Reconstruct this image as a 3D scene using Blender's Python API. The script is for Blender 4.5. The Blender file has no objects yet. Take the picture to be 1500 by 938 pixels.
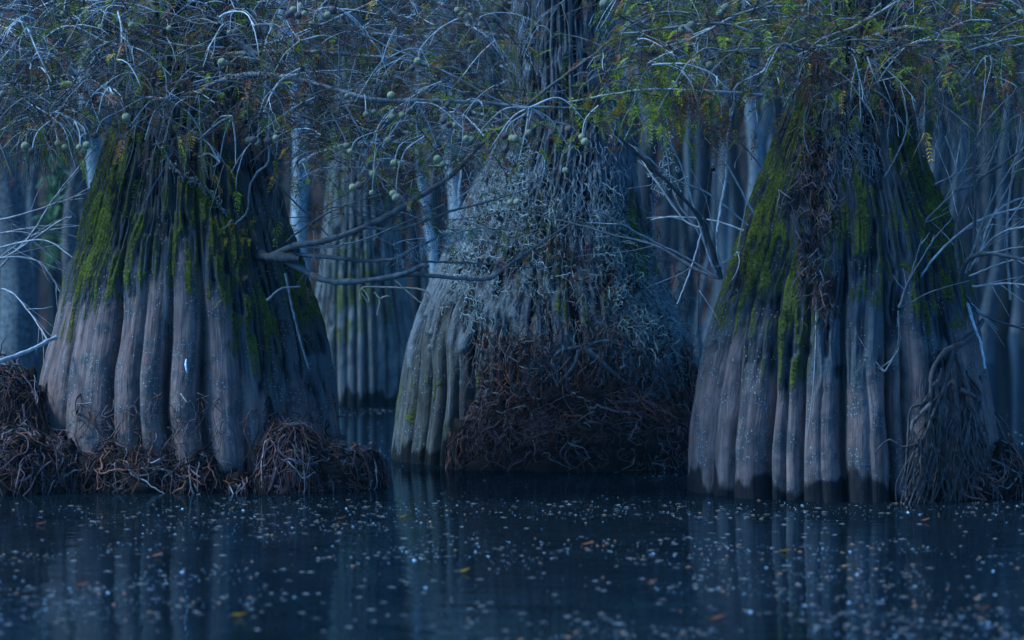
import bpy, math
import numpy as np
from mathutils import Vector

# ------------------------------------------------------------------ camera, sky, sun, exposure
SC = bpy.context.scene
COL = SC.collection
F, H, HOR = 3600.0, 0.967, 430.0          # focal length in photo pixels, eye height above the water, horizon row


def at(px, py, Y):
    """a point of the photograph at the distance Y in metres"""
    return np.array([(px - 750.0) / F * Y, Y, H - (py - HOR) / F * Y])


cam_d = bpy.data.cameras.new('camera')
cam = bpy.data.objects.new('camera', cam_d)
COL.objects.link(cam)
cam_d.sensor_width = 36.0
cam_d.lens = F / 1500.0 * 36.0
cam_d.shift_y = -39.0 / 1500.0
cam_d.clip_start = 0.1
cam_d.clip_end = 600.0
cam_d.dof.use_dof = True
cam_d.dof.focus_distance = 12.3
cam_d.dof.aperture_fstop = 2.4
cam.location = (0, 0, H)
cam.rotation_euler = (math.pi / 2, 0, 0)
SC.camera = cam

SUN_EL, SUN_AZ = math.radians(50), math.radians(258)   # azimuth clockwise from +Y: behind the camera, to its left
world = bpy.data.worlds.new('World')
SC.world = world
world.use_nodes = True
wn = world.node_tree
wn.nodes.clear()
sky = wn.nodes.new('ShaderNodeTexSky')
sky.sky_type = 'NISHITA'
sky.sun_disc = False
sky.sun_elevation = SUN_EL
sky.sun_rotation = SUN_AZ
sky.air_density = 1.0
sky.dust_density = 0.2
sky.ozone_density = 9.0
bg = wn.nodes.new('ShaderNodeBackground')
bg.inputs['Strength'].default_value = 0.05
wo = wn.nodes.new('ShaderNodeOutputWorld')
dusk = wn.nodes.new('ShaderNodeMix')                    # the blue cast of the hour after sunset
dusk.data_type = 'RGBA'
dusk.blend_type = 'MULTIPLY'
dusk.inputs[0].default_value = 1.0
dusk.inputs[7].default_value = (0.38, 0.94, 1.40, 1)
wn.links.new(sky.outputs[0], dusk.inputs[6])
wn.links.new(dusk.outputs[2], bg.inputs[0])
wn.links.new(bg.outputs[0], wo.inputs[0])

sun_d = bpy.data.lights.new('sun', 'SUN')
sun_d.energy = 1.5
sun_d.angle = math.radians(10)
sun_d.color = (0.46, 0.745, 1.0)
sun = bpy.data.objects.new('sun', sun_d)
COL.objects.link(sun)
sdir = Vector((math.sin(SUN_AZ) * math.cos(SUN_EL), math.cos(SUN_AZ) * math.cos(SUN_EL), math.sin(SUN_EL)))
sun.rotation_euler = sdir.to_track_quat('Z', 'Y').to_euler()

vs = SC.view_settings
vs.view_transform = 'Standard'
vs.look = 'None'
vs.exposure = 2.55
vs.gamma = 1.0
SC.cycles.use_denoising = True
SC.cycles.max_bounces = 6
SC.cycles.diffuse_bounces = 2
SC.cycles.glossy_bounces = 3
SC.cycles.volume_bounces = 0
SC.cycles.use_adaptive_sampling = False
SC.cycles.adaptive_threshold = 0.01

# ------------------------------------------------------------------ helpers
R = np.random.default_rng(7)


def U(a, b):
    return float(R.uniform(a, b))


def hash3(i, j, k, seed):
    h = (i * 374761393 + j * 668265263 + k * 2147483647 + seed * 144665) & 0xFFFFFFFF
    h = ((h ^ (h >> 13)) * 1274126177) & 0xFFFFFFFF
    h = ((h ^ (h >> 15)) * 2246822519) & 0xFFFFFFFF
    return ((h ^ (h >> 16)) & 0xFFFFFF) / float(0xFFFFFF)


def noise(p, seed=0):
    """value noise in 0..1 at points (N,3)"""
    p = np.asarray(p, float)
    i = np.floor(p).astype(np.int64)
    f = p - i
    f = f * f * (3 - 2 * f)
    r = 0.0
    for a in (0, 1):
        wa = f[:, 0] if a else 1 - f[:, 0]
        for b in (0, 1):
            wb = f[:, 1] if b else 1 - f[:, 1]
            for c in (0, 1):
                wc = f[:, 2] if c else 1 - f[:, 2]
                r = r + wa * wb * wc * hash3(i[:, 0] + a, i[:, 1] + b, i[:, 2] + c, seed)
    return r


def smooth(a, b, x):
    t = np.clip((x - a) / (b - a), 0, 1)
    return t * t * (3 - 2 * t)


def link(name, me, mat, parent=None):
    o = bpy.data.objects.new(name, me)
    COL.objects.link(o)
    if mat is not None:
        me.materials.append(mat)
    if parent is not None:
        o.parent = parent
        o.matrix_parent_inverse = parent.matrix_world.inverted()
    return o


def mesh(name, v, quads, mat, parent=None, attrs=None, tris=None, shade=True):
    v = np.asarray(v, np.float32)
    a = parent
    while a is not None:
        v = v - np.array(a.location, np.float32)
        a = a.parent
    me = bpy.data.meshes.new(name)
    nq = 0 if quads is None else len(quads)
    nt = 0 if tris is None else len(tris)
    me.vertices.add(len(v))
    me.vertices.foreach_set('co', v.ravel())
    loops = np.concatenate([np.asarray(q, np.int32).ravel() for q in (quads, tris) if q is not None and len(q)])
    me.loops.add(len(loops))
    me.loops.foreach_set('vertex_index', loops)
    tot = np.concatenate([np.full(nq, 4, np.int32), np.full(nt, 3, np.int32)])
    st = np.concatenate([[0], np.cumsum(tot)[:-1]]).astype(np.int32)
    me.polygons.add(nq + nt)
    me.polygons.foreach_set('loop_start', st)
    me.update(calc_edges=True)
    if shade:
        me.polygons.foreach_set('use_smooth', np.ones(nq + nt, bool))
    for k, a in (attrs or {}).items():
        at_ = me.attributes.new(k, 'FLOAT_COLOR', 'POINT')
        a = np.asarray(a, np.float32)
        if a.shape[1] == 3:
            a = np.concatenate([a, np.ones((len(a), 1), np.float32)], 1)
        at_.data.foreach_set('color', a.ravel())
    me.update()
    o = bpy.data.objects.new(name, me)
    COL.objects.link(o)
    me.materials.append(mat)
    if parent is not None:
        o.parent = parent
    return o


def thing(name, label, cat, loc=(0, 0, 0), group=None):
    o = bpy.data.objects.new(name, None)
    COL.objects.link(o)
    o.location = [float(c) for c in loc]
    o.empty_display_size = 0.2
    tag(o, label, cat, group)
    return o


def tag(o, label, cat, group=None):
    o['label'] = label
    o['category'] = cat
    if group:
        o['group'] = group
    return o


def kind(o, k):
    o['kind'] = k
    return o


class Tubes:
    """collects tapered tubes into one mesh"""

    def __init__(self):
        self.v, self.q, self.c, self.n = [], [], [], 0

    def add(self, path, rad, col, sides=5):
        p = np.asarray(path, float)
        n = len(p)
        rad = np.broadcast_to(np.asarray(rad, float), (n,)) if np.ndim(rad) == 0 or len(np.atleast_1d(rad)) == n else np.linspace(rad[0], rad[1], n)
        t = np.gradient(p, axis=0)
        t /= np.linalg.norm(t, axis=1, keepdims=True) + 1e-9
        ref = np.array([0.31, 0.92, 0.23]) if abs(t[:, 1].mean()) < .7 else np.array([0.9, 0.1, 0.4])
        a = np.cross(t, ref)
        a /= np.linalg.norm(a, axis=1, keepdims=True) + 1e-9
        b = np.cross(t, a)
        ang = np.arange(sides) * 2 * math.pi / sides
        ring = p[:, None] + rad[:, None, None] * (np.cos(ang)[None, :, None] * a[:, None] + np.sin(ang)[None, :, None] * b[:, None])
        self.v.append(ring.reshape(-1, 3))
        i = np.arange(n - 1)[:, None] * sides
        j = np.arange(sides)[None]
        k = (j + 1) % sides
        self.q.append((np.stack([i + j, i + k, i + sides + k, i + sides + j], -1).reshape(-1, 4)) + self.n)
        if sides == 4:
            self.q.append(np.array([[0, 3, 2, 1], [(n - 1) * 4, (n - 1) * 4 + 1, (n - 1) * 4 + 2, (n - 1) * 4 + 3]]) + self.n)
        c = np.asarray(col, float)
        self.c.append(np.broadcast_to(c, (n * sides, 3)))
        self.n += n * sides

    def build(self, name, mat, parent=None):
        return mesh(name, np.concatenate(self.v), np.concatenate(self.q), mat, parent, {'tint': np.concatenate(self.c)})


def spline(pts, n):
    """Catmull-Rom through the points"""
    p = np.asarray(pts, float)
    p = np.concatenate([[2 * p[0] - p[1]], p, [2 * p[-1] - p[-2]]])
    m = len(p) - 3
    t = np.linspace(0, m - 1e-6, n)
    i = t.astype(int)
    f = (t - i)[:, None]
    a, b, c, d = p[i], p[i + 1], p[i + 2], p[i + 3]
    return .5 * (2 * b + (c - a) * f + (2 * a - 5 * b + 4 * c - d) * f ** 2 + (3 * b - a - 3 * c + d) * f ** 3)


def arc(p, d, L, droop=.5, n=8, wob=.12):
    """a twig that leaves p along d, bends down by droop and wobbles"""
    d = np.asarray(d, float)
    d = d / (np.linalg.norm(d) + 1e-9)
    out = [np.asarray(p, float)]
    s = L / (n - 1)
    w = R.normal(0, wob, (n, 3))
    for i in range(n - 1):
        d = d + np.array([0, 0, -droop / (n - 1)]) + w[i]
        d /= np.linalg.norm(d)
        out.append(out[-1] + d * s)
    return np.array(out)


# ------------------------------------------------------------------ materials
def nodes(name):
    m = bpy.data.materials.new(name)
    m.use_nodes = True
    t = m.node_tree
    return m, t, t.nodes['Principled BSDF'], t.links.new


def tex_noise(t, vec, scale, detail=4, rough=.6, dist=0):
    n = t.nodes.new('ShaderNodeTexNoise')
    n.inputs['Scale'].default_value = scale
    n.inputs['Detail'].default_value = detail
    n.inputs['Roughness'].default_value = rough
    n.inputs['Distortion'].default_value = dist
    t.links.new(vec, n.inputs['Vector'])
    return n.outputs['Fac']


def coords(t, scale=(1, 1, 1)):
    tc = t.nodes.new('ShaderNodeTexCoord')
    mp = t.nodes.new('ShaderNodeMapping')
    mp.inputs['Scale'].default_value = scale
    t.links.new(tc.outputs['Object'], mp.inputs['Vector'])
    return mp.outputs[0]


def ramp(t, fac, a, b, lo=.3, hi=.7):
    r = t.nodes.new('ShaderNodeValToRGB')
    r.color_ramp.elements[0].position = lo
    r.color_ramp.elements[1].position = hi
    r.color_ramp.elements[0].color = (*a, 1)
    r.color_ramp.elements[1].color = (*b, 1)
    t.links.new(fac, r.inputs[0])
    return r.outputs[0]


def mix(t, fac, a, b, mode='MIX'):
    m = t.nodes.new('ShaderNodeMix')
    m.data_type = 'RGBA'
    m.blend_type = mode
    for s, x in ((m.inputs[0], fac), (m.inputs[6], a), (m.inputs[7], b)):
        if hasattr(x, 'links'):
            t.links.new(x, s)
        else:
            s.default_value = x if not isinstance(x, tuple) else (*x, 1)
    return m.outputs[2]


def mth(t, op, a, b=0.0, clamp=False):
    m = t.nodes.new('ShaderNodeMath')
    m.operation = op
    m.use_clamp = clamp
    for s, x in ((m.inputs[0], a), (m.inputs[1], b)):
        if hasattr(x, 'links'):
            t.links.new(x, s)
        else:
            s.default_value = x
    return m.outputs[0]


def bump(t, b, h, strength, dist):
    n = t.nodes.new('ShaderNodeBump')
    n.inputs['Strength'].default_value = strength
    n.inputs['Distance'].default_value = dist
    t.links.new(h, n.inputs['Height'])
    t.links.new(n.outputs[0], b.inputs['Normal'])


def attr(t, name):
    a = t.nodes.new('ShaderNodeAttribute')
    a.attribute_name = name
    return a.outputs['Color']


def bark_material(name, dark, pale, sm_a, sm_b, moss_a=(.012, .015, .005), moss_b=(.165, .17, .016)):
    m, t, b, L = nodes(name)
    al = t.nodes.new('ShaderNodeAttribute')
    al.attribute_name = 'along'

    def along(sz):
        mp = t.nodes.new('ShaderNodeMapping')
        mp.inputs['Scale'].default_value = (1, 1, sz)
        L(al.outputs['Vector'], mp.inputs['Vector'])
        return mp.outputs[0]
    st = along(.07)
    iso = coords(t)
    f1 = tex_noise(t, st, 70, 6, .68, .4)
    f2 = tex_noise(t, iso, 9, 5, .6)
    f3 = tex_noise(t, iso, 70, 4, .6)
    st2 = along(.20)
    f4 = tex_noise(t, st2, 18, 6, .7, .3)
    sep = t.nodes.new('ShaderNodeSeparateColor')
    L(attr(t, 'mask'), sep.inputs[0])
    ridge = [n for n in t.nodes if n.type == 'ATTRIBUTE' and n.attribute_name == 'mask'][0].outputs['Alpha']
    bark = ramp(t, mth(t, 'ADD', mth(t, 'MULTIPLY', f1, .55), mth(t, 'MULTIPLY', ridge, .45)), dark, pale, .38, .64)  # weathered ridges paler; grooves coloured darker to deepen their shade
    bark = mix(t, ramp(t, f2, (0, 0, 0), (1, 1, 1), .45, .7), bark, mix(t, .55, bark, (.09, .075, .062)))
    sm = ramp(t, f4, sm_a, sm_b, .3, .72)
    sm = mix(t, ramp(t, f2, (0, 0, 0), (.75, .75, .75), .46, .62), sm, (.055, .056, .058))
    st3 = along(.04)
    f5 = tex_noise(t, st3, 42, 5, .72, .3)
    sm = mix(t, ramp(t, f5, (0, 0, 0), (.9, .9, .9), .46, .62), sm, mix(t, .55, sm, (.03, .028, .03)))
    sm = mix(t, ramp(t, f5, (.5, .5, .5), (0, 0, 0), .30, .42), sm, (.24, .22, .215))
    # edge of the old high water line, ragged
    k = mth(t, 'ADD', sep.outputs[1], mth(t, 'MULTIPLY', mth(t, 'SUBTRACT', f4, .5), 1.6))
    c = mix(t, ramp(t, k, (0, 0, 0), (1, 1, 1), .28, .70), bark, sm)
    # pale lichen flecks
    vo = t.nodes.new('ShaderNodeTexVoronoi')
    vo.inputs['Scale'].default_value = 60
    L(iso, vo.inputs['Vector'])
    fl = mth(t, 'MULTIPLY', mth(t, 'LESS_THAN', vo.outputs['Distance'], .20), mth(t, 'GREATER_THAN', f2, .52))
    c = mix(t, mth(t, 'MULTIPLY', fl, .55), c, (.33, .38, .38))
    # moss
    g = mth(t, 'ADD', sep.outputs[0], mth(t, 'MULTIPLY', mth(t, 'SUBTRACT', f3, .5), .8))
    g = mth(t, 'ADD', g, mth(t, 'MULTIPLY', mth(t, 'SUBTRACT', f1, .5), .9))
    g = mth(t, 'ADD', g, mth(t, 'MULTIPLY', mth(t, 'SUBTRACT', ridge, .62), 1.5))
    g = mth(t, 'ADD', g, mth(t, 'MULTIPLY', mth(t, 'SUBTRACT', f2, .55), 1.0))
    g = mth(t, 'MULTIPLY', g, mth(t, 'MULTIPLY', mth(t, 'SUBTRACT', sep.outputs[0], .08), 7.0, True))
    gm = ramp(t, g, (0, 0, 0), (.85, .85, .85), .46, .84)
    mc = ramp(t, mth(t, 'ADD', mth(t, 'MULTIPLY', f3, .6), mth(t, 'MULTIPLY', f2, .4)), moss_a, moss_b, .38, .64)
    c = mix(t, gm, c, mc)
    # wet foot
    c = mix(t, mth(t, 'MULTIPLY', sep.outputs[2], .93), c, (.012, .012, .012))
    L(c, b.inputs['Base Color'])
    ro = mth(t, 'SUBTRACT', .85, mth(t, 'MULTIPLY', sep.outputs[2], .45))
    L(ro, b.inputs['Roughness'])
    b.inputs['Specular IOR Level'].default_value = 0.0
    hb = mth(t, 'MULTIPLY', f1, mth(t, 'SUBTRACT', 1.0, mth(t, 'MULTIPLY', sep.outputs[1], .75)))
    h = mth(t, 'ADD', hb, mth(t, 'MULTIPLY', mth(t, 'MULTIPLY', f3, .35), mth(t, 'SUBTRACT', 1.0, mth(t, 'MULTIPLY', sep.outputs[1], .8))))
    h = mth(t, 'ADD', h, mth(t, 'MULTIPLY', mth(t, 'MULTIPLY', gm, f3), .5))
    h = mth(t, 'ADD', h, mth(t, 'MULTIPLY', f5, .45))
    bump(t, b, h, 1.0, .038)
    return m


def tint_material(name, rough=.8, bumpy=0, spec=.25, var=.5, translucent=0.0):
    m, t, b, L = nodes(name)
    c = attr(t, 'tint')
    f = tex_noise(t, coords(t), 28, 3)
    c = mix(t, 1.0, c, ramp(t, f, (1 - var,) * 3, (1 + var * .6,) * 3, .3, .7), 'MULTIPLY')
    L(c, b.inputs['Base Color'])
    b.inputs['Roughness'].default_value = rough
    b.inputs['Specular IOR Level'].default_value = spec
    if bumpy:
        bump(t, b, tex_noise(t, coords(t), 120, 3), .6, bumpy)
    if translucent:
        tr = t.nodes.new('ShaderNodeBsdfTranslucent')
        L(c, tr.inputs[0])
        ms = t.nodes.new('ShaderNodeMixShader')
        ms.inputs[0].default_value = translucent
        L(b.outputs[0], ms.inputs[1])
        L(tr.outputs[0], ms.inputs[2])
        L(ms.outputs[0], t.nodes['Material Output'].inputs[0])
    return m


M_BARK_A = bark_material('bark_left', (.012, .013, .014), (.10, .10, .104), (.098, .056, .049), (.255, .160, .136))
M_BARK_B = bark_material('bark_middle', (.011, .012, .013), (.145, .145, .152), (.05, .044, .038), (.13, .115, .098))
M_BARK_C = bark_material('bark_right', (.011, .012, .014), (.095, .096, .10), (.098, .057, .050), (.26, .164, .14))
M_BARK_D = bark_material('bark_pale', (.018, .018, .018), (.15, .148, .135), (.06, .052, .045), (.19, .165, .145))
M_TWIG = tint_material('twig_bark', .55, .004, .15)
M_ROOT = tint_material('root_bark', .8, .003, .03)
M_LEAF = tint_material('cypress_leaf', .65, 0, .05, .35, .3)
M_HANG = tint_material('spanish_moss_strand', .85, 0, .02, .3, .15)
M_CONE = tint_material('cone_skin', .8, .008, .15, .6)
M_FLOAT = tint_material('floating_fleck', .35, 0, .5, .3)


def plain(name, a, b_, scale, rough=.9, bmp=.03):
    m, t, b, L = nodes(name)
    f = tex_noise(t, coords(t), scale, 6, .65)
    L(ramp(t, f, a, b_), b.inputs['Base Color'])
    b.inputs['Roughness'].default_value = rough
    b.inputs['Specular IOR Level'].default_value = 0.0
    bump(t, b, f, .8, bmp)
    return m


M_MUD = plain('root_soil', (.006, .005, .005), (.03, .02, .017), 18, .9, .03)
M_BANK = plain('leaf_litter_bank', (.022, .014, .012), (.075, .042, .034), 3, .95, .05)
M_HILL = plain('wooded_rise', (.012, .018, .015), (.04, .05, .04), .6, 1, .3)


def water_material():
    m, t, b, L = nodes('swamp_water')
    f = tex_noise(t, coords(t), 2.2, 3)
    L(ramp(t, f, (.003, .006, .008), (.008, .013, .015)), b.inputs['Base Color'])
    b.inputs['Roughness'].default_value = .03
    b.inputs['IOR'].default_value = 1.33
    n1 = tex_noise(t, coords(t, (.6, 2.2, 1)), 3.0, 3, .55, .5)
    n2 = tex_noise(t, coords(t, (1, .6, 1)), 22, 2, .5)
    h = mth(t, 'ADD', n1, mth(t, 'MULTIPLY', n2, .11))
    bump(t, b, h, .16, .02)
    b.inputs['Specular IOR Level'].default_value = 0.0
    gl = t.nodes.new('ShaderNodeBsdfGlossy')                 # mirror tint: dimmer, bluer reflections put into the gloss colour
    gl.inputs['Color'].default_value = (.38, .60, .74, 1)
    gl.inputs['Roughness'].default_value = .012
    L(b.inputs['Normal'].links[0].from_socket, gl.inputs['Normal'])
    fr = t.nodes.new('ShaderNodeFresnel')
    fr.inputs['IOR'].default_value = 1.33
    L(b.inputs['Normal'].links[0].from_socket, fr.inputs['Normal'])
    ms = t.nodes.new('ShaderNodeMixShader')
    L(fr.outputs[0], ms.inputs[0])
    L(b.outputs[0], ms.inputs[1])
    L(gl.outputs[0], ms.inputs[2])
    L(ms.outputs[0], t.nodes['Material Output'].inputs[0])
    return m


# ------------------------------------------------------------------ setting: water, bank, rise, haze
def sheet(name, xs, ys, zf, mat):
    X, Y = np.meshgrid(xs, ys)
    P = np.stack([X.ravel(), Y.ravel(), zf(X.ravel(), Y.ravel())], 1)
    n = len(xs)
    i = (np.arange(len(ys) - 1)[:, None] * n + np.arange(n - 1)[None]).ravel()
    return kind(mesh(name, P, np.stack([i, i + 1, i + n + 1, i + n], 1), mat), 'structure')


water = sheet('water', np.linspace(-260, 260, 9), np.linspace(-120, 300, 9), lambda x, y: 0 * x, water_material())


def bank_z(x, y):
    n = noise(np.stack([x * .25, y * .25, 0 * x], 1), 3) + .5 * noise(np.stack([x * .8, y * .8, 0 * x], 1), 4)
    edge = 62 + 6 * (noise(np.stack([x * .09, 0 * x, 0 * x], 1), 9) - .5) - 14 * smooth(1.5, 3, x) * (1 - smooth(5.5, 8, x))
    return np.clip((y - edge) * .10, -.6, 1.3 + .9 * smooth(1.5, 3, x) * (1 - smooth(6, 8, x))) + .35 * n - .3 + smooth(75, 130, y) * 26 * (.7 + .6 * noise(np.stack([x * .06, y * .03, 0 * x], 1), 5))


bank = sheet('bank', np.linspace(-130, 130, 180), np.linspace(32, 150, 120), bank_z, M_BANK)

hz_m = bpy.data.materials.new('haze_air')
hz_m.use_nodes = True
hz_m.cycles.volume_sampling = 'DISTANCE'
hz_m.cycles.homogeneous_volume = True
ht = hz_m.node_tree
ht.nodes.clear()
pv = ht.nodes.new('ShaderNodeVolumePrincipled')
pv.inputs['Color'].default_value = (.48, .80, 1.0, 1)
pv.inputs['Density'].default_value = .00030
ho = ht.nodes.new('ShaderNodeOutputMaterial')
ht.links.new(pv.outputs[0], ho.inputs['Volume'])
hv = [(x, y, z) for x in (-270, 270) for y in (-125, 310) for z in (-1.6, 48)]
hq = [(0, 1, 3, 2), (4, 6, 7, 5), (0, 4, 5, 1), (2, 3, 7, 6), (0, 2, 6, 4), (1, 5, 7, 3)]
haze = kind(mesh('haze', hv, hq, hz_m, shade=False), 'stuff')


# ------------------------------------------------------------------ fluted cypress trunks
def make_trunk(parent, Yc, prof, creases, moss, sm_line, mat, ztop, nphi=680, nz=430, zhi=1.9, fibre=1.0, fsc=np.array([1.0, 1, 1]), seed=1, wet=.20,
               taper_top=.5, name='trunk', crease_top=.28, crease_z=(.45, 1.25)):
    prof = np.array(prof, float)
    k = Yc / F
    zp = H - (prof[:, 0] - HOR) * k
    xl, xr = (prof[:, 1] - 750) * k, (prof[:, 2] - 750) * k
    o = np.argsort(zp)
    zp, xl, xr = zp[o], xl[o], xr[o]
    # rows: dense in view, coarse above
    z = np.concatenate([np.linspace(-.25, zhi, nz), np.linspace(zhi, ztop, 60)[1:]])
    zs = np.linspace(-.25, zhi + .3, 400)
    ker = np.exp(-np.linspace(-2, 2, 21) ** 2)
    ker /= ker.sum()

    def sm_interp(vals):
        r = np.interp(zs, zp, vals)
        return np.interp(z, zs, np.convolve(np.pad(r, 10, 'edge'), ker, 'valid'))
    L_, R_ = sm_interp(xl), sm_interp(xr)
    up = smooth(zhi, ztop, z)
    cx, rad = (L_ + R_) / 2, (R_ - L_) / 2 * (1 - up * (1 - taper_top))
    phi = np.linspace(-math.pi, math.pi, nphi, endpoint=False)
    Z, P = np.meshgrid(z, phi, indexing='ij')
    CX, RA = np.broadcast_to(cx[:, None], Z.shape), np.broadcast_to(rad[:, None], Z.shape)
    sh = Z.shape
    cyl = np.stack([np.sin(P).ravel(), np.cos(P).ravel(), Z.ravel()], 1)
    P2 = P.ravel() + .05 * (noise(cyl * (1.6, 1.6, 2.2), seed) - .5) + .03 * (noise(cyl * (5, 5, 5), seed + 1) - .5)
    rng = np.random.default_rng(seed)
    zr = H - (620 - HOR) * k                                 # crease places are read off the photo at row 620
    xr_, rr_ = np.interp(zr, z, cx), np.interp(zr, z, rad)
    cr = []
    for u_, d_ in creases:
        pxt = (xr_ - rr_) * F / Yc + u_ * 2 * rr_ * F / Yc
        f_ = 0.0
        for _ in range(8):
            f_ = math.asin(max(-1, min(1, (pxt / F * (Yc - rr_ * math.cos(f_)) - xr_) / rr_)))
        cr.append((f_, d_))
    a = 1.75
    while a < 2 * math.pi - 1.75:
        cr.append((a if a < math.pi else a - 2 * math.pi, rng.uniform(.6, 1.1)))
        a += rng.uniform(.28, .5)
    minor = []
    for a in np.arange(-1.5, 1.5, .07):
        minor.append((a + rng.uniform(-.03, .03), rng.uniform(.03, .16)))
    zz = Z.ravel()
    fade = crease_top + (1 - crease_top) * (1 - smooth(crease_z[0], crease_z[1], zz))
    dent = 0
    up_ = smooth(.45, .95, zz) if fibre <= 1 else 1
    for i, (c, d) in enumerate(cr + minor):
        dp = np.abs((P2 - c + math.pi) % (2 * math.pi) - math.pi)
        amp = d * fade * (.65 + .7 * noise(np.stack([0 * zz + i * 3.1, zz * 2.0, 0 * zz], 1), seed + 5))
        if i >= len(cr):
            amp = amp * up_
        dent = dent + amp * (.125 * np.exp(-dp / .026) + .026 * np.exp(-(dp / .11) ** 2))
    RRf = RA.ravel()
    base = np.stack([np.sin(P2) * RRf, np.cos(P2) * RRf, zz], 1)
    Rref = .5 * (rad[z < zhi].min() + rad.max())
    cyl2 = np.stack([np.sin(P2) * Rref, np.cos(P2) * Rref, zz], 1)
    # masks
    ys_ = Yc - RRf * np.cos(P.ravel())
    u = ((CX.ravel() + RRf * np.sin(P.ravel())) * Yc / ys_ - CX.ravel() + RRf) / (2 * RRf)
    py = HOR + (H - zz) * F / ys_
    front = np.cos(P.ravel()) > -.2
    mo = .10 * noise(base * (3, 3, 3), seed + 8) + np.where(front, 0, .25 * noise(base * 2, seed + 9))
    for (mu, my, su, sy, am) in moss:
        am = am * .84
        mo = mo + np.where(front, am * np.exp(-((u - mu) / su) ** 2 - ((py - my) / sy) ** 2), 0)
    jag = 2.0 * (noise(np.stack([P2 * 7, zz * 1.5, 0 * zz], 1), seed + 3) - .5)
    line = np.interp(u, [s[0] for s in sm_line], [s[1] for s in sm_line]) + 55 * jag
    s = smooth(-45, 45, py - line)
    w = smooth(.40, .62, 1 - zz / wet + .9 * (noise(cyl2 * (22, 22, 5), seed + 4) - .5) + .35 * (noise(cyl2 * (70, 70, 9), seed + 6) - .5))
    # bark relief: long fibrous strips that run with the trunk and break into plates
    rough = 1 - .86 * s
    wv = 1.7 * (noise(cyl2 * np.array([6, 6, 5]), seed + 20)[:, None] - .5)
    n1 = 1 - np.abs(2 * noise(cyl2 * np.array([46, 46, 2.2]) * fsc + wv, seed + 11) - 1)
    n2 = 1 - np.abs(2 * noise(cyl2 * np.array([100, 100, 5.0]) * fsc + wv, seed + 12) - 1)
    n3 = noise(cyl2 * np.array([9, 9, 1.6]), seed + 13) - .5
    n4 = noise(cyl2 * np.array([150, 150, 30]), seed + 14) - .5
    brk = noise(cyl2 * np.array([30, 30, 10]), seed + 15)
    strip = n1 * smooth(.28, .46, brk) + .45 * n1 * (1 - smooth(.28, .46, brk))
    relief = fibre * (.026 * (strip - .6) + .012 * (n2 - .5) + .004 * n4) * rough + .026 * n3 * (.08 + .92 * rough)
    relief = relief + s * (.004 * (noise(cyl2 * np.array([50, 50, 3.0]), seed + 16) - .5) + .003 * n4 + .006 * (noise(cyl2 * np.array([14, 14, 9]), seed + 18) - .5)) + .010 * np.clip(mo, 0, 1) * (noise(base * (60, 60, 30), seed + 17))
    r = RRf * (1.02 - dent) + relief * np.clip(RRf / .45, .3, 1.1)
    v = np.stack([CX.ravel() + r * np.sin(P.ravel()), Yc - r * np.cos(P.ravel()), zz], 1)
    nr, nc = sh
    i = np.arange(nr - 1)[:, None] * nc
    j = np.arange(nc)[None]
    q = np.stack([i + j, i + (j + 1) % nc, i + nc + (j + 1) % nc, i + nc + j], -1).reshape(-1, 4)
    ridge = np.clip(.5 + 1.1 * (strip - .55) + .5 * (n2 - .5), 0, 1)
    mask = np.stack([np.clip(mo, 0, 1), s, w, ridge], 1)
    ob = mesh(name, v, q, mat, parent, {'mask': mask, 'along': cyl2})
    return ob, dict(Yc=Yc, z=z, cx=cx, rad=rad)


def front_y(T, x, z):
    """distance of the trunk's camera-facing side at x, z"""
    cx, r = np.interp(z, T['z'], T['cx']), np.interp(z, T['z'], T['rad'])
    return T['Yc'] - math.sqrt(max(r * r - (x - cx) ** 2, 0.0))


def on_trunk(T, px, py, off=.0):
    Y = T['Yc']
    for _ in range(3):
        p = at(px, py, Y)
        Y = front_y(T, p[0], p[2])
    return at(px, py, Y - off)


left = thing('cypress_tree', 'moss-edged swollen cypress marked by a small white streak, beside the root hummock', 'tree', (at(270, 700, 12.72)[0], 12.72, 0))
mid = thing('cypress_tree', 'broad cypress draped in grey hanging moss above the widest dark mat of roots', 'tree', (at(815, 690, 14.35)[0], 14.35, 0))
right = thing('cypress_tree', 'fluted cypress with a level pale waterline band and a fan of roots', 'tree', (at(1230, 730, 12.1)[0], 12.1, 0))
rear = thing('cypress_tree', 'slimmer ribbed cypress standing further back in the gap beside the moss-draped tree', 'tree', (at(535, 600, 21.6)[0], 21.6, 0))

trunk_a, TA = make_trunk(
    left, 12.72,
    [(-160, 215, 345), (0, 203, 352), (100, 190, 366), (180, 172, 382), (210, 160, 388), (300, 135, 410), (350, 122, 425), (400, 105, 440), (450, 92, 458),
     (500, 80, 470), (550, 68, 480), (600, 62, 488), (650, 62, 495), (700, 60, 500), (740, 58, 504)],
    [(.06, .7), (.215, 1.5), (.325, .6), (.425, 1.5), (.56, 1.7), (.70, .55), (.79, .6), (.87, 1.5), (.945, 1.2)],
    [(.08, 270, .15, 95, .95), (.10, 380, .13, 70, .75), (.3, 330, .08, 60, .45), (.5, 300, .12, 90, .40), (.66, 300, .14, 90, .55), (.72, 430, .10, 80, .62), (.80, 500, .06, 60, .5),
     (.97, 430, .06, 70, .8), (.06, 470, .05, 40, .3), (.42, 400, .1, 40, .4)],
    [(0, 440), (.12, 440), (.22, 470), (.36, 425), (.44, 400), (.52, 345), (.58, 400), (.66, 455), (.75, 560), (.85, 600), (.92, 560), (1, 600)],
    M_BARK_A, 7.5, zhi=1.95, seed=11)
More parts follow.
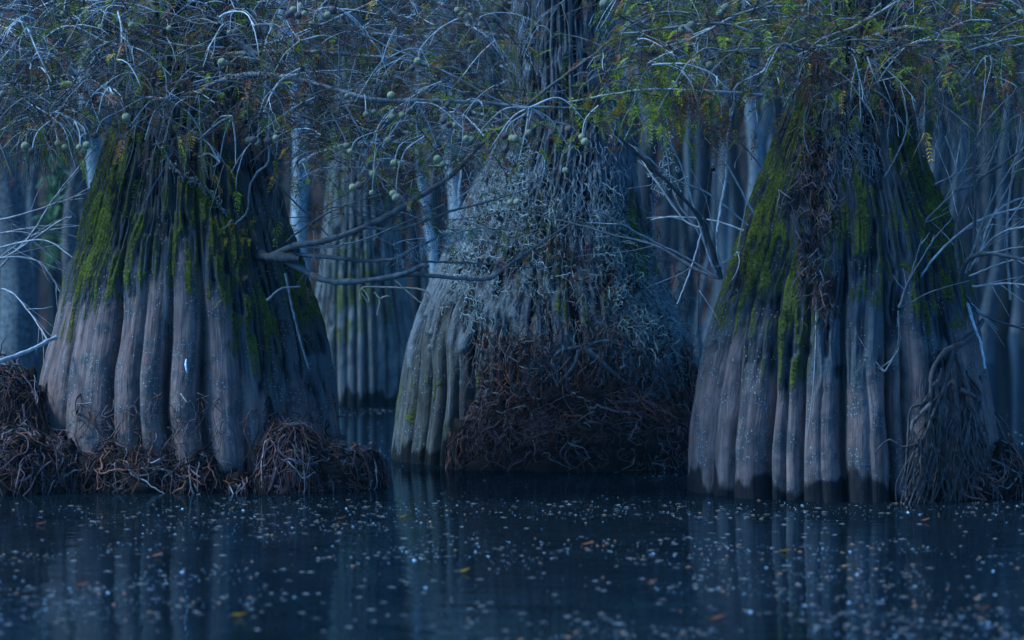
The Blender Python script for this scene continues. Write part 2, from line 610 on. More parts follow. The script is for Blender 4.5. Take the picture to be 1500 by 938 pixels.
trunk_b, TB = make_trunk(
    mid, 14.35,
    [(-160, 756, 886), (0, 752, 893), (100, 748, 905), (180, 742, 915), (220, 726, 920), (260, 704, 926), (300, 686, 931), (350, 665, 941), (400, 645, 956),
     (450, 622, 979), (500, 602, 1006), (550, 592, 1020), (600, 585, 1024), (650, 580, 1022), (700, 577, 1018)],
    [(.03, .8), (.065, .9), (.11, 1.0), (.16, 1.1), (.215, 1.1), (.275, 1.0), (.34, .8), (.42, .7), (.5, .9), (.58, .8), (.67, 1.0), (.76, .8), (.85, .9), (.93, .8)],
    [(.38, 350, .04, 60, .7), (.5, 330, .05, 70, .6), (.58, 410, .05, 60, .6), (.94, 345, .06, 60, .9), (.06, 600, .12, 120, .26), (.25, 590, .06, 80, .36), (.05, 150, .1, 100, .35), (.75, 470, .12, 60, .35)],
    [(0, 500), (.1, 500), (.2, 560), (.28, 600), (.35, 760), (1, 800)],
    M_BARK_B, 8.5, zhi=2.4, fibre=1.35, crease_top=.12, crease_z=(.25, .95), fsc=np.array([.8, .8, .9]), seed=23)
trunk_c, TC = make_trunk(
    right, 12.1,
    [(-160, 1196, 1300), (0, 1190, 1310), (100, 1174, 1320), (150, 1160, 1330), (200, 1140, 1340), (250, 1120, 1356), (300, 1101, 1376), (350, 1086, 1395), (400, 1072, 1410),
     (450, 1055, 1421), (500, 1040, 1432), (550, 1028, 1440), (600, 1019, 1448), (650, 1014, 1454), (700, 1013, 1458), (750, 1013, 1460)],
    [(.055, 1.0), (.11, 1.2), (.225, 1.4), (.29, .6), (.35, 1.2), (.42, .25), (.495, 1.8), (.585, .2), (.675, 1.5), (.735, 1.2), (.83, 1.0), (.92, .9)],
    [(.10, 260, .14, 110, .9), (.08, 390, .12, 70, .7), (.22, 420, .13, 90, .5), (.30, 500, .10, 70, .45), (.92, 290, .12, 130, .85), (.6, 330, .1, 100, .55), (.45, 330, .1, 80, .3), (.85, 420, .1, 60, .5)],
    [(0, 500), (.15, 545), (.25, 520), (.35, 545), (.45, 520), (.55, 535), (.68, 545), (.75, 470), (.85, 520), (1, 480)],
    M_BARK_C, 7.5, zhi=1.9, seed=37)
trunk_d, TD = make_trunk(
    rear, 21.6,
    [(-160, 500, 565), (0, 497, 566), (200, 488, 570), (300, 478, 577), (400, 468, 592), (450, 462, 602), (500, 460, 608), (560, 460, 608), (600, 461, 604)],
    [(.08, 1), (.2, 1.2), (.32, 1), (.42, 1), (.53, 1.2), (.63, 1), (.74, 1.2), (.86, 1.1), (.94, .9)],
    [(.4, 400, .3, 60, .3), (.7, 450, .3, 50, .25), (.3, 480, .2, 60, .25)],
    [(0, 470), (.5, 450), (1, 430)],
    M_BARK_D, 11, zhi=3.6, crease_top=.5, crease_z=(.6, 2), nphi=360, nz=300, seed=51)

# ------------------------------------------------------------------ roots
RUST, PLUM, GREYB, DARK = np.array([.19, .072, .045]), np.array([.14, .082, .084]), np.array([.20, .17, .16]), np.array([.03, .022, .021])


def root_col():
    a = R.random()
    c = RUST if a < .25 else PLUM if a < .58 else DARK if a < .86 else GREYB
    return c * U(.35, 1.25)


def lump(cx, cy, rx, ry, rz, seed):
    """a knobbly half-sunk dome of soil and root fibre"""
    n, m = 56, 30
    th, ph = np.meshgrid(np.linspace(0, 2 * math.pi, n, endpoint=False), np.linspace(-.5, math.pi / 2 - .02, m), indexing='xy')
    d = np.stack([np.cos(ph) * np.cos(th), np.cos(ph) * np.sin(th), np.sin(ph)], -1).reshape(-1, 3)
    k = .50 + .62 * noise(d * 3.6 + seed, seed) + .32 * noise(d * 10 + seed, seed + 1)
    v = d * k[:, None] * np.array([rx, ry, rz]) * .9 + np.array([cx, cy, 0])
    i = np.arange(m - 1)[:, None] * n
    j = np.arange(n)[None]
    return v, np.stack([i + j, i + (j + 1) % n, i + n + (j + 1) % n, i + n + j], -1).reshape(-1, 4)


def root_mat(parent, lumps, per, rmin=.0009, rmax=.0052, name='root_mat', size=1.0):
    """lumps: (px centre, base py, half-width px, height px, depth m, Y)"""
    vs_, qs, n0 = [], [], 0
    tb = Tubes()
    for li, (px, wpx, hpx, ry, Y) in enumerate(lumps):
        c = at(px, HOR, Y)
        rx, rz = wpx / F * Y, hpx / F * Y
        v, q = lump(c[0], Y, rx, ry, rz, li * 7 + int(px))
        vs_.append(v)
        qs.append(q + n0)
        n0 += len(v)
        cen, rad = np.array([c[0], Y, 0]), np.array([rx, ry, rz])
        for _ in range(int(per * (wpx * hpx) / 6000)):
            a, e = U(-math.pi, 0) if R.random() < .85 else U(0, math.pi), math.asin(U(.02, 1) ** .6 * .99)
            p = np.array([math.cos(e) * math.cos(a), math.cos(e) * math.sin(a), math.sin(e)])
            d = np.array([U(-1, 1), U(-.7, .5), U(-1.0, .25)])
            nst = int(U(6, 15))
            step = U(.022, .045) * size / max(rx, .12)
            pts = []
            off = U(.86, 1.06)
            curl = R.normal(0, .32, 3)
            for s_ in range(nst):
                pts.append(cen + p * rad * off)
                d = d + curl + R.normal(0, .38, 3) + np.array([0, 0, -.16])
                d /= np.linalg.norm(d)
                p = p + d * step
                ln = np.linalg.norm(p)
                p = p / ln * (ln * .35 + .65)
                off += U(-.03, .036)
                if p[2] * rad[2] < -.03:
                    break
            if len(pts) < 3:
                continue
            r0 = rmin + (rmax * 1.5 - rmin) * R.random() ** 3.2
            tb.add(spline(pts, len(pts) * 2), (r0, r0 * .35), root_col(), 5)
    o = mesh('root_mat', np.concatenate(vs_), np.concatenate(qs), M_MUD, parent)
    o2 = tb.build('rootlets', M_ROOT, o)
    kind(o2, 'stuff')
    return o


root_mat(left, [(215, 105, 88, .26, 12.15), (150, 60, 70, .2, 12.25), (205, 48, 122, .22, 12.2), (290, 45, 60, .2, 12.05)], 400)
root_mat(left, [(425, 58, 100, .24, 12.1), (490, 62, 66, .24, 12.2), (400, 36, 112, .16, 12.2), (535, 34, 58, .2, 12.3), (350, 26, 30, .14, 12.0)], 400)
root_mat(mid, [(845, 165, 128, .30, 13.60), (735, 72, 105, .24, 13.62), (850, 75, 165, .24, 13.66), (955, 70, 118, .26, 13.78), (920, 50, 145, .22, 13.72), (790, 50, 145, .22, 13.64), (1000, 34, 165, .16, 14.0), (690, 36, 66, .2, 13.62)], 360, .0009, .0045)
root_mat(right, [(1400, 70, 55, .24, 11.75), (1455, 48, 80, .26, 11.85)], 300, .001, .0055)

hum = thing('root_hummock', 'dark tangled root hummock rising from the water at the foot of the leftmost trunk', 'root mound', (at(20, 720, 12.1)[0], 12.2, 0))
root_mat(hum, [(8, 62, 175, .34, 12.35), (40, 42, 140, .26, 12.3), (-50, 70, 150, .35, 12.3), (80, 55, 80, .26, 12.15), (20, 80, 95, .3, 12.05)], 400)


def traced(parent, name, pts, w, tint, mat=None, Y=None, T=None, n=None, sides=8, off=0.02, knob=.13):
    """a limb, root or twig along photo points (px, py[, Y]); w = widths in photo pixels at both ends"""
    P = []
    for q in pts:
        if T is not None:
            P.append(on_trunk(T, q[0], q[1], off))
        else:
            P.append(at(q[0], q[1], q[2] if len(q) > 2 else Y))
    P = np.array(P)
    n = n or max(8, len(P) * 6)
    path = spline(P, n)
    s = path[:, 1] / F / 2
    rad = np.linspace(w[0], w[1], n) * s
    rad = rad * (1 + knob * (noise(np.stack([np.arange(n) * .45, 0 * rad + pts[0][0], 0 * rad], 1), 5) - .5) * 3)
    tb = Tubes()
    path = path + R.normal(0, .0012, path.shape)
    tb.add(path, rad, tint, sides)
    return tb.build(name, mat or M_TWIG, parent), path


tb = Tubes()
for _ in range(170):                                                # loose roots that climb from the mats onto the left trunk
    x = U(110, 330) if R.random() < .6 else U(370, 520)
    y = U(575, 690)
    pts = [(x, y)]
    for k_ in range(int(U(3, 6))):
        pts.append((pts[-1][0] + U(-15, 15), pts[-1][1] + U(-2, 24)))
    tb.add(spline([on_trunk(TA, a, b, U(.005, .07)) for a, b in pts], 14), (.0012 + .005 * R.random() ** 3, .001), root_col(), 4)
kind(tb.build('root_strands', M_ROOT, left), 'stuff')

# fan of roots on the right trunk's foot, each its own part
G1 = np.array([.10, .074, .068])
fan0 = [(1395, 505)]
for pts, w in [
        ([(1440, 470), (1415, 500), (1385, 515), (1365, 545), (1362, 590), (1358, 640)], (9, 4)),
        ([(1398, 505), (1385, 560), (1378, 610), (1372, 660), (1360, 700)], (8, 4)),
        ([(1395, 520), (1398, 570), (1405, 620), (1402, 680)], (8, 4)),
        ([(1400, 515), (1415, 560), (1425, 600), (1440, 640), (1455, 690), (1462, 730)], (8, 4)),
        ([(1405, 570), (1425, 580), (1450, 600), (1470, 640), (1482, 690)], (7, 4)),
        ([(1365, 590), (1345, 610), (1335, 625), (1345, 650), (1350, 690)], (7, 4)),
        ([(1385, 560), (1365, 610), (1350, 650), (1340, 690), (1338, 725)], (6, 3)),
        ([(1410, 590), (1395, 630), (1385, 670), (1390, 720)], (6, 3)),
        ([(1430, 600), (1420, 640), (1432, 680), (1425, 725)], (6, 3)),
        ([(1440, 640), (1470, 655), (1490, 690), (1498, 725)], (6, 3)),
        ([(1380, 540), (1372, 580), (1382, 620), (1368, 670), (1362, 715)], (5, 3)),
        ([(1415, 545), (1436, 575), (1452, 630), (1446, 680)], (6, 3)),
        ([(1345, 650), (1322, 655), (1300, 645), (1280, 665)], (4, 2)),
        ([(1455, 600), (1475, 625), (1492, 660)], (5, 2)),
        ([(1425, 575), (1412, 610), (1418, 655), (1408, 705)], (5, 3)),
        ([(1370, 560), (1352, 590), (1334, 600), (1330, 640), (1326, 690)], (5, 3))]:
    traced(right, 'root', pts, w, G1 * U(.65, 1.1), M_ROOT, T=TC, off=.035 + U(0, .05), sides=7)
tb = Tubes()
for _ in range(150):
    x, y = U(1345, 1470), U(550, 700)
    pts = [(x, y)]
    dx = (x - 1395) * .12
    for k_ in range(4):
        pts.append((pts[-1][0] + dx + U(-14, 14), pts[-1][1] + U(10, 38)))
    tb.add(spline([on_trunk(TC, a, b, U(.02, .10)) for a, b in [(min(q_[0], 1448 + (q_[1] - 600) * .25), q_[1]) for q_ in pts]], 16), (U(.003, .007), .0015), G1 * U(.45, 1.1), 5)
kind(tb.build('root_strands', M_ROOT, right), 'stuff')

# arching roots over the middle mat
for pts, w in [([(858, 512), (880, 530), (905, 552), (935, 572), (965, 580)], (9, 4)), ([(848, 512), (838, 540), (818, 562)], (7, 4)),
               ([(850, 508), (820, 515), (808, 530), (815, 545)], (6, 3)), ([(860, 505), (890, 500), (920, 512), (925, 535)], (5, 3)),
               ([(815, 580), (818, 615), (816, 650), (820, 665)], (5, 3)), ([(965, 580), (985, 600), (1003, 612), (1015, 640)], (6, 3)),
               ([(770, 510), (760, 530), (745, 525), (748, 560)], (4, 2))]:
    traced(mid, 'root', pts, w, np.array([.10, .10, .10]) * U(.8, 1.2), M_ROOT, T=TB, off=.04, sides=8)
tb = Tubes()
for _ in range(800):                                                # loose fibres that hang down the middle trunk
    x = U(690, 1010)
    y = U(470, 640) if R.random() < .6 else U(330, 600)
    if x < 760 and y < 480:
        continue
    pts = [(x, y)]
    for k_ in range(int(U(3, 6))):
        pts.append((pts[-1][0] + U(-13, 13), pts[-1][1] + U(-6, 22)))
    tb.add(spline([on_trunk(TB, a, b, U(.01, .07)) for a, b in pts], 14), (U(.0018, .0042), .0012), root_col(), 4)
kind(tb.build('root_strands', M_ROOT, mid), 'stuff')
tb = Tubes()
for _ in range(190):                                                # matted roots in the right trunk's central hollow
    x, y = R.normal(1195, 16), U(180, 440)
    if y > 400:
        x = R.normal(1200, 12)
    pts = [(x, y)]
    for k_ in range(5):
        pts.append((pts[-1][0] + U(-11, 11), pts[-1][1] + U(-8, 20)))
    tb.add(spline([on_trunk(TC, a, b, U(.005, .06)) for a, b in pts], 16), (U(.0018, .004), .0012), root_col() * 1.1, 4)
kind(tb.build('root_strands', M_ROOT, right), 'stuff')

# ------------------------------------------------------------------ cones (three shapes, copied)
def cone_mesh(i):
    n, m = 20, 14
    th, ph = np.meshgrid(np.linspace(0, 2 * math.pi, n, endpoint=False), np.linspace(-math.pi / 2 + .05, math.pi / 2 - .05, m), indexing='xy')
    d = np.stack([np.cos(ph) * np.cos(th), np.cos(ph) * np.sin(th), np.sin(ph)], -1).reshape(-1, 3)
    k = 1 + .10 * (np.sin(th * 5 + ph * 3 + i).ravel() * np.sin(ph * 6 + i).ravel()) + .08 * (noise(d * 2.5 + i * 5, i) - .5)
    v = d * k[:, None] * np.array([1, 1, .96])
    ii = np.arange(m - 1)[:, None] * n
    j = np.arange(n)[None]
    q = np.stack([ii + j, ii + (j + 1) % n, ii + n + (j + 1) % n, ii + n + j], -1).reshape(-1, 4)
    col = [(.30, .265, .15), (.21, .19, .125), (.12, .082, .08)][i]
    o = mesh('cone', v, q, M_CONE, None, {'tint': np.broadcast_to(np.array(col), (len(v), 3))})
    me = o.data
    bpy.data.objects.remove(o)
    return me


CONES = [cone_mesh(i) for i in range(3)]


def put_cone(parent, p, r, which=None):
    me = CONES[which if which is not None else int(R.choice([0, 0, 1, 2]))]
    o = bpy.data.objects.new('cone', me)
    COL.objects.link(o)
    o.parent = parent
    o.location = Vector([float(c) for c in p]) - parent.location
    o.scale = (r, r, r)
    o.rotation_euler = (U(-.5, .5), U(-.5, .5), U(0, 6))


# ------------------------------------------------------------------ leaf sprays
class Leaves:
    def __init__(self):
        self.v, self.c, self.n = [], [], 0

    def leaf(self, a, d, L, w, side, col):
        """a narrow leaflet: a bent diamond"""
        b = a + d * L * .5 + side * w
        c = a + d * L + np.array([0, 0, -.12 * L])
        e = a + d * L * .5 - side * w
        self.v.append(np.array([a, b, c, e]))
        self.c.append(np.broadcast_to(col, (4, 3)))

    def spray(self, p, d, L, col, k=9, w=.0035):
        """a feathery two-rowed cypress spray"""
        d = np.asarray(d, float) / (np.linalg.norm(d) + 1e-9)
        s = np.cross(d, [0, .3, 1])
        s /= np.linalg.norm(s) + 1e-9
        for i in range(k):
            f = (i + 1) / k
            q = p + d * L * f + np.array([0, 0, -.22 * L * f * f])
            ll = L * .34 * (1 - .55 * f) * U(.7, 1.25)
            for sg in (-1, 1):
                dd = s * sg + d * .55 + R.normal(0, .16, 3)
                dd /= np.linalg.norm(dd)
                up = np.cross(dd, s + .3 * R.normal(0, 1, 3))
                up /= np.linalg.norm(up) + 1e-9
                self.leaf(q, dd, ll, w, d * .8 + up * .5, col * U(.75, 1.25))
        # mid rib
        self.leaf(p, d, L, w * .5, s, col * .8)

    def build(self, name, mat, parent):
        v = np.concatenate(self.v)
        return mesh(name, v, np.arange(len(v)).reshape(-1, 4), mat, parent, {'tint': np.concatenate(self.c)}, shade=False)


GREEN, LIME, RUSTY, BROWN, GOLD = (np.array(c) for c in ([.085, .10, .017], [.20, .205, .022], [.21, .075, .035], [.11, .055, .042], [.38, .20, .028]))


def leaf_col(g=.5):
    a = R.random()
    if a < g:
        return (GREEN if R.random() < .6 else LIME) * U(.7, 1.3)
    a = R.random()
    return (RUSTY if a < .45 else BROWN if a < .88 else GOLD) * U(.7, 1.3)


PALE, MID_, DUSK = np.array([.40, .39, .38]), np.array([.14, .13, .125]), np.array([.045, .04, .037])


def twig_col(p=.3):
    a = R.random()
    return (PALE if a < p * .55 else MID_ if a < p * .55 + .35 else DUSK) * U(.75, 1.25)


def twig_mass(tb, tips, n, sample, lmin, lmax, r0=(.0025, .006), droop=(.3, 1.6), kids=(1, 5), pale=.3, flat=.35):
    for _ in range(n):
        p = sample()
        az = U(0, 2 * math.pi)
        d = np.array([math.cos(az), .7 * math.sin(az), U(-flat, flat + .35)])
        L = U(lmin, lmax)
        pa = arc(p, d, L, U(*droop), 9, .09)
        c = twig_col(pale)
        r = U(*r0)
        tb.add(pa, (r, r * .5), c, 5)
        tips.append((pa[-1], pa[-1] - pa[-2]))
        for _k in range(int(U(*kids))):
            i = int(U(3, 8.99))
            d2 = pa[i] - pa[i - 1]
            d2 = d2 / np.linalg.norm(d2) + R.normal(0, .7, 3) * np.array([1, .8, .7])
            pb = arc(pa[i], d2, L * U(.3, .7), U(.3, 1.6), 7, .11)
            tb.add(pb, (r * .6, r * .3), c * U(.8, 1.2), 4)
            tips.append((pb[-1], pb[-1] - pb[-2]))


# ------------------------------------------------------------------ left tree: limbs, twigs, cones, foliage
LIMB = np.array([.135, .125, .125])
limbs_left = [
    ([(392, 378, 12.25), (430, 361, 12.1), (480, 352, 12.0), (545, 328, 11.95), (600, 297, 11.9), (660, 258, 11.85), (705, 212, 11.8), (745, 180, 11.8), (800, 132, 11.8), (880, 72, 11.8), (945, 18, 11.9)], (13, 4.5), .8),
    ([(420, 383, 12.2), (445, 396, 12.1), (475, 411, 12.0), (512, 413, 11.95), (560, 408, 11.9), (605, 402, 11.9), (660, 407, 11.9), (714, 409, 11.9), (740, 392, 11.9), (775, 368, 11.9), (835, 328, 11.95)], (13, 4), .9),
    ([(575, 406, 11.9), (600, 398, 11.85), (618, 389, 11.8), (628, 390, 11.8)], (10, 7), 1.0),
    ([(425, 372, 12.15), (480, 377, 12.0), (540, 382, 12.0), (585, 378, 11.95), (603, 367, 11.95), (650, 345, 11.95), (700, 335, 12.0)], (8, 3), .8),
    ([(585, 378, 11.95), (620, 383, 11.95), (700, 386, 11.95), (795, 393, 12.0)], (5, 2.5), .9),
    ([(535, 333, 11.95), (580, 336, 11.9), (625, 323, 11.9), (660, 309, 11.9), (710, 297, 11.9), (780, 275, 11.95)], (6, 2.5), .9),
    ([(425, 362, 12.1), (480, 362, 12), (530, 352, 11.9), (570, 336, 11.9), (610, 318, 11.85), (650, 300, 11.85)], (4, 2), 1.3),
    ([(424, 356, 12.1), (424, 350, 12.05), (470, 318, 11.9), (520, 296, 11.85), (560, 285, 11.8)], (4, 2), .8),
    ([(545, 328, 11.95), (520, 300, 11.9), (560, 240, 11.8), (585, 225, 11.8)], (4, 2), 1.1),
    ([(270, 140, 12.4), (360, 110, 12.0), (450, 120, 11.8), (540, 145, 11.7), (620, 148, 11.7), (700, 150, 11.7), (770, 157, 11.7), (850, 160, 11.75), (905, 175, 11.8)], (11, 4), 1.6),
    ([(330, 80, 12.3), (430, 75, 12.0), (510, 80, 11.9), (600, 90, 11.9), (660, 110, 11.9), (760, 165, 11.9), (810, 190, 11.9)], (9, 3), 1.5),
    ([(280, 95, 12.4), (200, 60, 12.0), (130, 72, 11.8), (40, 88, 11.7), (12, 90, 11.65), (3, 105, 11.6)], (9, 3), 2.2),
    ([(250, 60, 12.4), (160, 40, 12.0), (60, 20, 11.8), (-30, 10, 11.7)], (10, 4), 1.2),
    ([(45, 102, 11.6), (48, 86, 11.6), (62, 77, 11.6), (92, 93, 11.6), (127, 116, 11.6)], (4, 6), 3.0),
    ([(180, 24, 11.6), (240, 62, 11.6), (330, 70, 11.6)], (5, 3), 2.6),
    ([(350, 60, 11.6), (370, 80, 11.6), (388, 100, 11.6), (387, 150, 11.6), (386, 182, 11.6)], (6, 4), 2.8),
    ([(385, 182, 11.6), (378, 196, 11.6), (375, 205, 11.6)], (4, 2), 2.4),
    ([(388, 184, 11.6), (398, 195, 11.6), (402, 202, 11.6)], (4, 2), 2.4),
    ([(388, 185, 11.6), (394, 235, 11.62), (378, 252, 11.65), (366, 275, 11.7), (362, 310, 11.8), (345, 328, 11.9)], (5, 3), 1.7),
    ([(394, 247, 11.65), (420, 285, 11.8), (455, 318, 12.0), (480, 345, 12.1)], (4, 2), 1.2),
    ([(556, 0, 11.8), (470, 37, 11.8), (400, 62, 11.8), (330, 70, 11.8)], (6, 3), 1.8),
    ([(500, 140, 11.7), (520, 180, 11.7), (545, 225, 11.7), (560, 270, 11.75), (575, 287, 11.75)], (4, 2), 2.2),
    ([(497, 62, 11.8), (500, 150, 11.8), (530, 230, 11.8), (540, 262, 11.8)], (4, 2), 1.2),
    ([(780, 160, 11.7), (770, 195, 11.7), (745, 240, 11.75)], (5, 2), 1.8),
    ([(780, 160, 11.7), (800, 180, 11.7), (798, 222, 11.75)], (4, 2), 2.0),
    ([(800, 175, 11.7), (835, 185, 11.7), (852, 200, 11.7)], (3, 2), 2.0),
    ([(615, 150, 11.8), (610, 180, 11.8), (614, 215, 11.8), (612, 260, 11.8)], (4, 2), 1.9),
    ([(340, 322, 12.0), (330, 334, 12.0), (320, 338, 11.95)], (5, 2), 1.0),
]
for pts, w, k_ in limbs_left:
    traced(left, 'branch', pts, (w[0] * .85, w[1] * .8), LIMB * k_ * .8, M_TWIG)

cones_left = [(37, 214), (46, 221), (85, 210), (95, 216), (116, 216), (127, 213), (121, 222), (140, 198), (167, 139), (90, 160), (185, 172), (4, 138), (19, 122), (131, 75), (93, 20), (148, 40),
              (192, 37), (248, 42), (337, 47), (346, 48), (325, 91), (330, 93), (430, 15), (441, 9), (446, 20), (424, 21), (437, 23), (458, 36), (480, 22), (488, 15), (364, 206), (371, 205), (378, 210), (393, 207), (404, 202),
              (509, 141), (536, 168), (548, 164), (508, 214), (513, 222), (517, 275), (526, 272), (545, 283), (576, 284), (580, 290), (577, 239), (586, 241), (547, 255), (574, 172), (569, 206), (599, 163),
              (589, 169), (573, 140), (655, 154), (649, 177), (658, 183), (665, 184), (683, 203), (691, 205), (641, 233), (649, 241), (739, 199), (750, 203), (755, 204), (774, 195), (740, 219),
              (748, 297), (757, 296), (833, 190), (852, 201), (857, 208), (828, 250), (670, 15), (676, 21), (612, 90), (604, 100)]
tw, tips = Tubes(), []
for (x, y) in cones_left:
    Y = U(11.0, 11.4)
    p = at(x, y, Y)
    put_cone(left, p, U(.0135, .0195))
    sx = U(-1, 1) * 45
    a = at(x + sx, y - U(18, 60), Y + U(-.05, .15))
    b = at(x + sx * .25, y - U(16, 30), Y + U(0, .05))
    tw.add(spline([a, b, p], 10), (.0030, .0018), twig_col(.35), 5)
# whorls drawn from the photo: hub, then arching twigs
for hub, ends in [((127, 116), [(45, 197), (66, 203), (100, 178), (165, 140), (150, 190), (185, 100), (20, 180)]), ((245, 145), [(190, 185), (212, 205), (335, 185), (300, 205), (230, 80), (290, 95), (180, 160)]),
                  ((110, 178), [(93, 210), (118, 212), (125, 205)]), ((340, 170), [(310, 185), (290, 205), (345, 240), (322, 235)]), ((155, 62), [(250, 110), (210, 95), (30, 85), (120, 140)]),
                  ((320, 235), [(312, 245), (318, 225), (280, 200), (290, 230)]), ((440, 60), [(500, 110), (520, 70), (400, 110), (460, 140), (420, 30)]), ((775, 158), [(720, 215), (760, 235), (830, 210), (860, 180), (700, 195)]),
                  ((610, 150), [(560, 215), (640, 215), (680, 190), (580, 190)]), ((560, 90), [(610, 140), (640, 80), (520, 150), (580, 40)]), ((40, 40), [(0, 90), (90, 70), (10, 10), (75, 120)])]:
    Y = U(11.35, 11.65)
    for e in ends:
        m_ = ((hub[0] + e[0]) / 2 + U(-6, 6), (hub[1] + e[1]) / 2 - abs(hub[0] - e[0]) * U(.12, .3))
        dy = U(-.15, .15)
        pa = spline([at(*hub, Y), at(*m_, Y + dy * .6), at(*e, Y + dy)], 16)
        tw.add(pa, (.0048, .0024), PALE * U(.55, 1.1), 6)
        tips.append((pa[-1], pa[-1] - pa[-2]))


def box(x0, x1, y0, y1, Y0, Y1, pw=1.0):
    return lambda: at(U(x0, x1), y0 + (y1 - y0) * R.random() ** pw, U(Y0, Y1))


twig_mass(tw, tips, 520, box(-40, 480, -60, 190, 11.2, 13.2, 1.25), .12, .55, (.0018, .0046), pale=.28)
twig_mass(tw, tips, 260, box(-40, 470, -10, 165, 11.1, 11.9), .10, .42, (.002, .0042), pale=.25)
twig_mass(tw, tips, 300, box(440, 735, -60, 230, 11.4, 13.0, 1.2), .12, .5, (.0016, .0036), pale=.5)
twig_mass(tw, tips, 90, box(430, 720, 190, 370, 11.6, 12.8), .10, .4, (.0016, .0032), (.0, .7), pale=.4)
twig_mass(tw, tips, 420, box(430, 735, -60, 250, 11.6, 13.6, 1.0), .10, .42, (.0010, .0022), (-.1, 1.0), pale=.4)
twig_mass(tw, tips, 260, box(-40, 470, -60, 170, 11.6, 13.4, 1.0), .12, .5, (.0012, .0026), (.1, 1.2), pale=.2)
kind(tw.build('twigs', M_TWIG, left), 'stuff')
lf = Leaves()
for p, d in tips:
    if R.random() < .36:
        px = 750 + p[0] / p[1] * F
        lf.spray(p, d + R.normal(0, .01, 3), U(.05, .12), leaf_col(.40 if px < 430 else .42))
for _ in range(120):
    lf.spray(at(U(0, 300), U(-20, 90), U(11.2, 12)), R.normal(0, 1, 3), U(.06, .11), leaf_col(.75))
for _ in range(95):
    x = U(560, 890)
    lf.spray(at(x, U(130, 230), U(11.6, 11.9)), np.array([U(-1, 1), U(-.4, .4), U(-.9, .3)]), U(.06, .12), leaf_col(.85) * 2.0)
for _ in range(14):
    lf.spray(at(U(305, 380), U(325, 350), U(11.85, 12)), R.normal(0, 1, 3), U(.03, .06), GOLD * U(.6, 1))
kind(lf.build('foliage', M_LEAF, left), 'stuff')

# knot where the left limbs leave the trunk, and small broken sticks on the trunk
traced(left, 'branch_stub', [(372, 372, 12.4), (392, 376, 12.25), (418, 378, 12.12), (440, 380, 12.05)], (17, 11), LIMB * .45, M_ROOT, n=24, sides=10, knob=.25)
traced(left, 'dead_stick', [(418, 400, 12.1), (428, 450, 12.1), (440, 500, 12.1), (452, 540, 12.12)], (4, 2.5), LIMB * 1.3)
traced(left, 'dead_stick', [(392, 440, 12.1), (410, 424, 12.05), (430, 421, 12.05), (440, 420, 12.05)], (4, 2.5), LIMB * 1.2)

# bird dropping on the trunk: a pale dried streak, slightly raised
tb = Tubes()
tb.add(spline([on_trunk(TA, 273, 526, .010), on_trunk(TA, 272, 535, .010), on_trunk(TA, 274, 546, .010)], 10), np.array([.002, .004, .006, .004, .006, .0065, .005, .006, .004, .002]) * 1.0, np.array([.75, .78, .78]), 6)
M_WHITE = tint_material('dried_streak', .7, .003)
tb.build('white_streak', M_WHITE, left)

# ------------------------------------------------------------------ right tree: limbs, twigs, foliage
for pts, w, k_ in [
        ([(1158, 147, 11.75), (1120, 140, 11.65), (1050, 135, 11.6), (960, 131, 11.6), (900, 138, 11.65), (830, 150, 11.7)], (8, 3), 3.0),
        ([(1240, 100, 11.8), (1180, 78, 11.5), (1120, 55, 11.4), (1060, 35, 11.4), (990, 40, 11.4), (910, 50, 11.5)], (10, 4), 1.6),
        ([(1230, 90, 11.8), (1150, 85, 11.4), (1130, 82, 11.4), (1118, 105, 11.4), (1080, 125, 11.4), (1075, 150, 11.4), (1068, 170, 11.4)], (6, 3), 2.6),
        ([(1260, 60, 11.8), (1330, 40, 11.5), (1400, 55, 11.4), (1500, 45, 11.4)], (9, 4), 1.4),
        ([(1250, 110, 11.8), (1320, 70, 11.5), (1380, 60, 11.4), (1460, 70, 11.4), (1520, 60, 11.4)], (8, 4), 2.2),
        ([(1380, 62, 11.4), (1392, 90, 11.4), (1395, 95, 11.4), (1440, 120, 11.4)], (5, 2), 2.4),
        ([(1230, 60, 11.8), (1270, 30, 11.5), (1320, 0, 11.4), (1350, -20, 11.4)], (7, 4), 2.0),
        ([(1195, 60, 11.5), (1260, 35, 11.5), (1290, 5, 11.5)], (6, 3), 2.0),
        ([(1076, 150, 11.4), (1066, 200, 11.4), (1063, 260, 11.45), (1055, 310, 11.5), (1050, 340, 11.5)], (5, 3), 2.6),
        ([(1250, 115, 11.55), (1195, 140, 11.5), (1180, 165, 11.5), (1178, 200, 11.5), (1185, 225, 11.5)], (4, 2), 1.8),
        ([(1300, 85, 11.5), (1325, 150, 11.5), (1328, 190, 11.5), (1312, 230, 11.5), (1295, 260, 11.5)], (4, 2), 1.6),
        ([(1185, 10, 11.6), (1100, 15, 11.5), (1000, 62, 11.5), (930, 70, 11.5)], (7, 3), 2.2)]:
    traced(right, 'branch', pts, (w[0] * .8, w[1] * .8), LIMB * k_ * .8, M_TWIG)
tw, tips = Tubes(), []
twig_mass(tw, tips, 430, box(930, 1530, -60, 100, 11.0, 12.8, 1.15), .12, .55, (.0022, .0052), (.2, 1.2), pale=.34, flat=.25)
twig_mass(tw, tips, 90, box(1110, 1480, 40, 130, 11.1, 11.7), .12, .4, (.002, .004), (.7, 1.8), pale=.34)
twig_mass(tw, tips, 240, box(900, 1530, -40, 130, 11.2, 13.0), .10, .5, (.0010, .0022), (.1, 1.2), pale=.35)
twig_mass(tw, tips, 60, box(870, 1050, 60, 160, 11.4, 12.2), .10, .35, (.002, .0035), pale=.4)
kind(tw.build('twigs', M_TWIG, right), 'stuff')
lf = Leaves()
